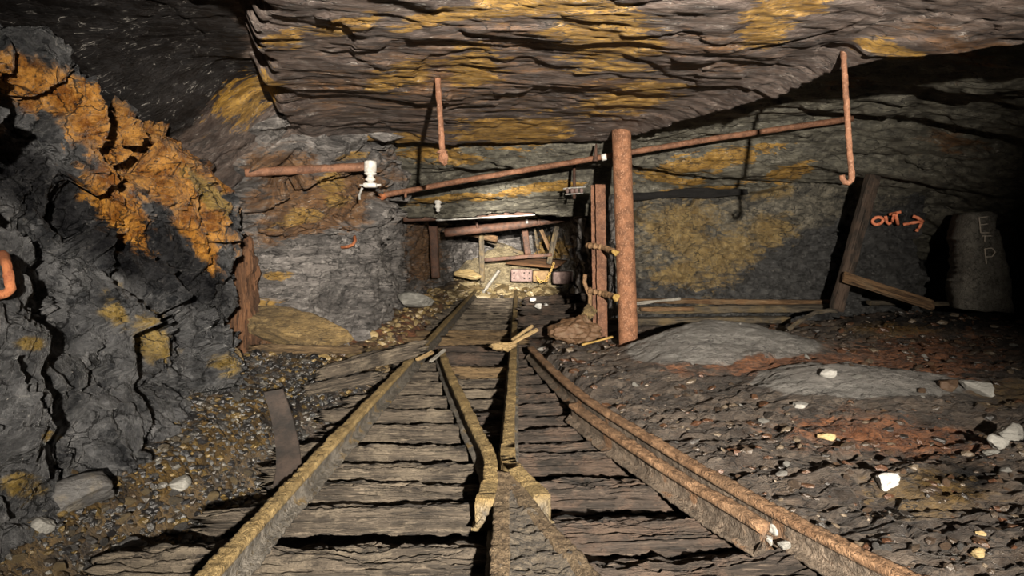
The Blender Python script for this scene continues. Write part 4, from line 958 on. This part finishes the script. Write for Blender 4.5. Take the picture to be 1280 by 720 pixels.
fstone(1225, 487, (.13, .07, .07), 'stone_grey', 'leaning grey slab stone in the rusty debris right of the gravel mounds', 915, -.5, tilt=.5)
fstone(1185, 480, (.09, .05, .06), 'rubble_brown', 'brown stone left of the leaning grey slab stone', 916, .3)
fstone(1035, 466, (.06, .045, .04), 'stone_grey', 'grey stone at the top of the second gravel mound', 917)
for i, (px, py, s_) in enumerate([(970, 663, .048), (988, 672, .03), (962, 676, .022), (980, 682, .026)]):
    stone(px, py, zrow(py, -.09), (s_, s_ * .85, s_ * .8), 'stone_grey', ['largest grey stone against the cut end of the guard rail', 'grey stone right of the largest at the guard rail end', 'small grey stone left of the largest at the guard rail end', 'small grey stone below the largest at the guard rail end'][i], 920 + i, i)
for i, (px, py, s_, lab) in enumerate([(667, 375, .10, 'white stone farthest back on the dark timbers right of the middle rail'), (682, 381, .09, 'white stone between the other two on the dark timbers'), (677, 384, .11, 'brightest white stone on the dark timbers right of the middle rail')][:2] + [(674, 383, .12, 'brightest white stone on the dark timbers right of the middle rail')]):
    stone(px, py, 9.2 - i * .3, (s_ * .6, s_ * .5, s_ * .35), 'stone_white', lab, 930 + i, i)
fstone(222, 590, (.06, .05, .045), 'stone_grey', 'grey stone in the rubble right of the left wall foot', 941)
fstone(158, 685, (.075, .05, .04), 'rubble_dark', 'dark flat-topped stone at the bottom left', 942)
fstone(95, 612, (.16, .11, .085), 'rubble_dark', 'large dark boulder at the foot of the left wall', 943, .4, name='boulder')
fstone(53, 658, (.045, .04, .035), 'stone_grey', 'small pale stone at bottom left under the wall', 944)
fstone(285, 455, (.13, .10, .16), 'stone_ochre', 'mossy yellow rock standing at the end of the left wall', 945, .2, noise=.1)
fstone(466, 418, (.09, .07, .06), 'stone_tan', 'tan stone at the edge of the small rubble below the pillar', 946)
fstone(678, 438, (.07, .05, .035), 'stone_grey', 'grey stone beside the top end of the right rail', 947)
# small stones, a few dozen in each scatter
protos = {}
def proto(mat, k):
    if (mat, k) not in protos:
        v, q, f = stone_arrays(1000 + k, 3, 10, .06, (1, .8, .55)); me = raw_mesh('stone', v, None, f); me.materials.append(M[mat]); protos[(mat, k)] = me
    return protos[(mat, k)]
def scatter(n, px, py, mats, lab, grp, smin, smax, seed):
    q = random.Random(seed)
    for i in range(n):
        x_, y_ = q.uniform(*px), q.uniform(*py); d = zrow(y_, -.08); X_ = (x_ - CX) / F * d
        if X_ < -1.75 - (.1 if d > 4 else 0): continue
        if 'left rail' in lab and X_ > float(xat(RL, d)) - .35: continue
        if 'right' in lab and X_ < float(xat(RR, d)) + .12: continue
        s_ = q.uniform(smin, smax) * (.6 + .18 * d)
        o = link('stone', proto(q.choice(mats), q.randrange(6)), None, None, (X_, d, fz(X_, d) + s_ * .12), (q.uniform(-.4, .4), q.uniform(-.4, .4), q.uniform(0, 6.3)))
        o.scale = (s_, s_ * q.uniform(.7, 1.1), s_ * q.uniform(.7, 1.1)); tag(o, lab, 'stone', grp)
scatter(190, (0, 440), (455, 720), ['rubble', 'rubble_dark', 'rubble_dark', 'rubble'], 'small angular stone in the rubble between left wall and left rail', 'rubble stones left of the track', .018, .042, 3)
scatter(110, (400, 540), (380, 445), ['rubble', 'stone_tan', 'rubble_brown'], 'small tan stone in the rubble between left rail and grey pillar', 'rubble stones below the pillar', .02, .04, 4)
scatter(130, (760, 1280), (440, 715), ['rubble_brown', 'rubble_dark', 'rubble_brown', 'stone_grey'], 'small broken stone lying on the muddy floor right of the tracks', 'stones on the right floor', .012, .030, 5)

# gravel nobody could count
def gravel(name, n, region, mat, smin, smax, seed, sub=1, elong=1.6):
    r_ = np.random.RandomState(seed); parts_v = []; parts_f = []; off = 0; bv, bf = ICO[sub]; bf = np.array(bf)
    for i in range(n):
        X_, Y_ = region(r_)
        if X_ is None: continue
        s_ = (smin + (smax - smin) * r_.rand() ** 2.5) * (.5 + .2 * Y_)
        v = bv.copy()
        for _ in range(5):
            nn = r_.normal(size=3); nn /= np.linalg.norm(nn); v -= np.maximum(v @ nn - r_.uniform(.4, .8), 0)[:, None] * nn
        v = v * np.array([s_ * elong, s_, s_ * r_.uniform(.45, .9)]); a_ = r_.normal() * .6; c_, n_ = math.cos(a_), math.sin(a_)
        v = v @ np.array([[c_, n_, 0], [-n_, c_, 0], [0, 0, 1]]); tl = r_.normal() * .25; c_, n_ = math.cos(tl), math.sin(tl)
        v = v @ np.array([[c_, 0, n_], [0, 1, 0], [-n_, 0, c_]]); parts_v.append(v + [X_, Y_, fz(X_, Y_) + s_ * .1]); parts_f.append(bf + off); off += len(bv)
    me = raw_mesh(name, np.vstack(parts_v), None, np.vstack(parts_f), False); return link(name, me, mat)
def gmat(name, cols):
    """gravel: every stone its own tone (Random per island)"""
    t = NT(name); g = t.n('ShaderNodeNewGeometry'); co = t.coord(); n = t.noise(co, 30, 6, .7)
    rp = t.n('ShaderNodeValToRGB'); rp.color_ramp.interpolation = 'CONSTANT'; e = rp.color_ramp.elements
    while len(e) < len(cols): e.new(.5)
    for i, c in enumerate(cols): e[i].position = i / len(cols); e[i].color = (*c, 1)
    t.l(g.outputs['Random Per Island'], rp.inputs[0])
    col = t.mix(t.mth('MULTIPLY', t.step(n, .5, .33), .7), rp.outputs[0], (.012, .01, .008)); t.bump([(n, 1)], .01)
    return t.fin(col, .30, .6)
def reg_left(r_):
    Y_ = 1.9 * (5.6 / 1.9) ** r_.rand(); X_ = r_.uniform(-2.1, -.6)
    return (X_, Y_) if X_ < xat(RL, Y_) - .28 + .1 * r_.normal() else (None, None)
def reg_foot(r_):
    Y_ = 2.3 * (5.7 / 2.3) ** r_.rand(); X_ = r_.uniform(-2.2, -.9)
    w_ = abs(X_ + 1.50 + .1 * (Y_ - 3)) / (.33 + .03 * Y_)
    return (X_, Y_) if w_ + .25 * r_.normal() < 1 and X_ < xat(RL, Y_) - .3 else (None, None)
def reg_pillar(r_):
    Y_ = 5.5 * (13 / 5.5) ** r_.rand(); X_ = r_.uniform(-1.9, -.2)
    return (X_, Y_) if X_ < xat(RL, Y_) - .22 else (None, None)
def reg_right(r_):
    Y_ = 1.8 * (7.6 / 1.8) ** r_.rand(); X_ = r_.uniform(.2, 6.0)
    if X_ < (xat(RR, Y_) + .12 if Y_ < 5.9 else .35): return None, None
    m = float(m1f(np.array(X_), np.array(Y_)) + m2f(np.array(X_), np.array(Y_)))
    return (X_, Y_) if r_.rand() > m * 2.6 else (None, None)
def reg_heap(r_):
    Y_ = r_.uniform(12.2, 16.0); X_ = r_.uniform(-1.25, .85); return X_, Y_
o = gravel('gravel', 7000, reg_left, gmat('left gravel', [(.075, .05, .017), (.02, .019, .018), (.045, .037, .026), (.13, .088, .03), (.022, .022, .024), (.09, .085, .075), (.045, .03, .015), (.02, .02, .02), (.03, .024, .018)]), .007, .026, 11, 1, 1.25)
tag(o, 'wet ochre and black rubble strewn between left wall and left rail', 'gravel', None, 'stuff')
o = gravel('gravel', 4200, reg_foot, gmat('shaded black gravel', [(.012, .012, .013), (.022, .021, .021), (.008, .008, .009), (.045, .043, .041), (.016, .015, .014), (.07, .068, .064)]), .007, .026, 15, 1, 1.3)  # stone tones also carry the shade at the wall foot
tag(o, 'glistening black rubble along the foot of the left wall, shade put into its colour', 'gravel', None, 'stuff')
o = gravel('gravel', 1800, reg_pillar, gmat('pillar gravel', [(.20, .14, .06), (.09, .06, .03), (.15, .11, .06), (.05, .03, .018), (.26, .19, .09)]), .008, .03, 12)
tag(o, 'tan rubble strewn below the grey pillar and along the drive wall', 'gravel', None, 'stuff')
o = gravel('gravel', 4200, reg_right, gmat('right gravel', [(.035, .024, .017), (.06, .027, .014), (.05, .037, .027), (.02, .017, .015), (.11, .085, .06), (.06, .03, .016)]), .006, .028, 13, 1, 1.5)
tag(o, 'dark slaty and rusty fragments strewn on the floor right of the tracks', 'gravel', None, 'stuff')
o = gravel('rubble', 1100, reg_heap, gmat('heap rubble', [(.20, .155, .08), (.13, .095, .05), (.25, .20, .115), (.17, .125, .065), (.08, .057, .028)]), .012, .05, 14)
tag(o, 'pale tan heap of rubble filling the far end of the drive', 'rubble', None, 'stuff')

# ------------------------------------------------------------------ writing
def strokes(lst, r, surf, step_px=2.0):
    parts = []
    for st in lst:
        pts = []
        for (x0, y0), (x1, y1) in zip(st, st[1:]):
            n = max(1, int(math.hypot(x1 - x0, y1 - y0) / step_px)); pts += [(x0 + (x1 - x0) * i / n, y0 + (y1 - y0) * i / n) for i in range(n)]
        pts.append(st[-1]); parts.append(tube_arrays([surf(x, y) for x, y in pts], r, 8, r * .3, 40, True, len(parts)))
    return join(parts)
O = [(1097 + 6.5 * math.cos(w) , 276 + 4.6 * math.sin(w) - .12 * 6.5 * math.cos(w)) for w in np.linspace(.4, 2 * math.pi + .5, 14)]
OUT = [O, [(1107, 270), (1108, 277), (1111, 280), (1115, 278), (1118, 267)], [(1112, 268), (1126, 265)], [(1120, 267), (1122.5, 281)], [(1129, 281), (1140, 278.5), (1153, 277)], [(1141, 270), (1147, 272), (1154, 277)], [(1153, 277), (1150, 283), (1146, 288)]]
mk('painted_word', strokes(OUT, .019, lambda x, y: on_back(x, y, .035)), M['paint'], wall_back)
# rough slab with scratched letters at the far right
out = [(1218, 266), (1212, 282), (1209, 298), (1213, 312), (1211, 326), (1214, 336), (1208, 352), (1207, 366), (1212, 388), (1272, 392), (1270, 368), (1268, 350), (1262, 326), (1258, 304), (1254, 288), (1246, 284), (1250, 267), (1236, 264)]
d = 7.25
def jag(o_, n=10):
    r_ = np.random.RandomState(4); res = []
    for (x0, y0), (x1, y1) in zip(o_, o_[1:] + o_[:1]):
        for i in range(n): res.append((x0 + (x1 - x0) * i / n + r_.normal() * .5, y0 + (y1 - y0) * i / n + r_.normal() * .5))
    return res
ol = jag(out, 5); cen = np.mean(np.array(ol), 0); rings = 16; V = []; nn = len(ol)
for k in range(rings + 1):
    f = k / rings
    for (x, y) in ol:
        q = P(cen[0] + (x - cen[0]) * f, cen[1] + (y - cen[1]) * f, d); V.append([q.x, q.y + .05 * f ** 6, q.z])
V = np.array(V); V[:, 1] += .02 * fbm(V * 5, 4, .55, 5) + .008 * facet(V * 16, 6)
back = V[rings * nn:].copy(); back[:, 1] += .30; back = back + 0; V = np.vstack([V, back])
Q = []
for k in range(rings + 1):
    for j in range(nn): a_, b_ = k * nn + j, k * nn + (j + 1) % nn; Q.append((a_, a_ + nn, b_ + nn, b_))
e = len(V); V = np.vstack([V, back.mean(0)[None]]); T = [(e, (rings + 1) * nn + (j + 1) % nn, (rings + 1) * nn + j) for j in range(nn)]
t = tag(empty('rock_slab', P(1240, 390, d)), 'rough grey standing slab with scratched letters at the far right', 'rock slab')
child('slab_body', (V, Q, T), M['slabstone'], t)
sv = lambda x, y: P(x, y, d - .028)
EP = [[(1235, 271), (1224, 272), (1225, 281), (1226, 291), (1237, 291)], [(1225, 281), (1235, 280)], [(1231, 294), (1231, 302)], [(1228, 295), (1240, 295)], [(1231, 311), (1232, 321), (1240, 321), (1244, 315), (1240, 310), (1231, 311)], [(1232, 321), (1233, 330)]]
child('scratched_letters', strokes(EP, .007, sv), M['scratch'], t)

# ------------------------------------------------------------------ light: a hand lamp held right of the camera and an added narrow spot down the drive
def spot(name, loc, to, power, ang, blend, rad=.04, col=(1, .91, .78)):
    l = bpy.data.lights.new(name, 'SPOT'); l.energy = power; l.spot_size = math.radians(ang); l.spot_blend = blend; l.shadow_soft_size = rad; l.color = col
    o = bpy.data.objects.new(name, l); C.objects.link(o); o.location = loc
    o.rotation_euler = (Vector(to) - Vector(loc)).to_track_quat('-Z', 'Y').to_euler(); return o
spot('hand_lamp', (.72, -2.0, 1.38), (-.02, 6.0, 1.0), 6700, 69, 1.0)
spot('far_drive_fill', (.15, -1.8, 1.5), (-.10, 13.5, .68), 40000, 10.5, 1.0)  # unseen source, added to brighten the far heap
w = bpy.data.worlds.new('mine dark'); bpy.context.scene.world = w; w.use_nodes = True
w.node_tree.nodes['Background'].inputs[0].default_value = (.9, .95, 1, 1); w.node_tree.nodes['Background'].inputs[1].default_value = .002

cam = bpy.data.cameras.new('camera'); cam.sensor_width = 36; cam.lens = 36 * F / 1280; cam.shift_y = -(360 - CY) / 1280; cam.clip_start = .02; cam.clip_end = 60
co = bpy.data.objects.new('camera', cam); C.objects.link(co); co.location = (0, 0, CZ); co.rotation_euler = (math.pi / 2, 0, 0)
sc = bpy.context.scene; sc.camera = co
sc.cycles.use_denoising = True; sc.cycles.max_bounces = 2; sc.cycles.diffuse_bounces = 2; sc.cycles.glossy_bounces = 1
sc.view_settings.view_transform = 'Standard'; sc.view_settings.look = 'None'; sc.view_settings.gamma = 1; sc.view_settings.use_curve_mapping = False; sc.view_settings.exposure = .25
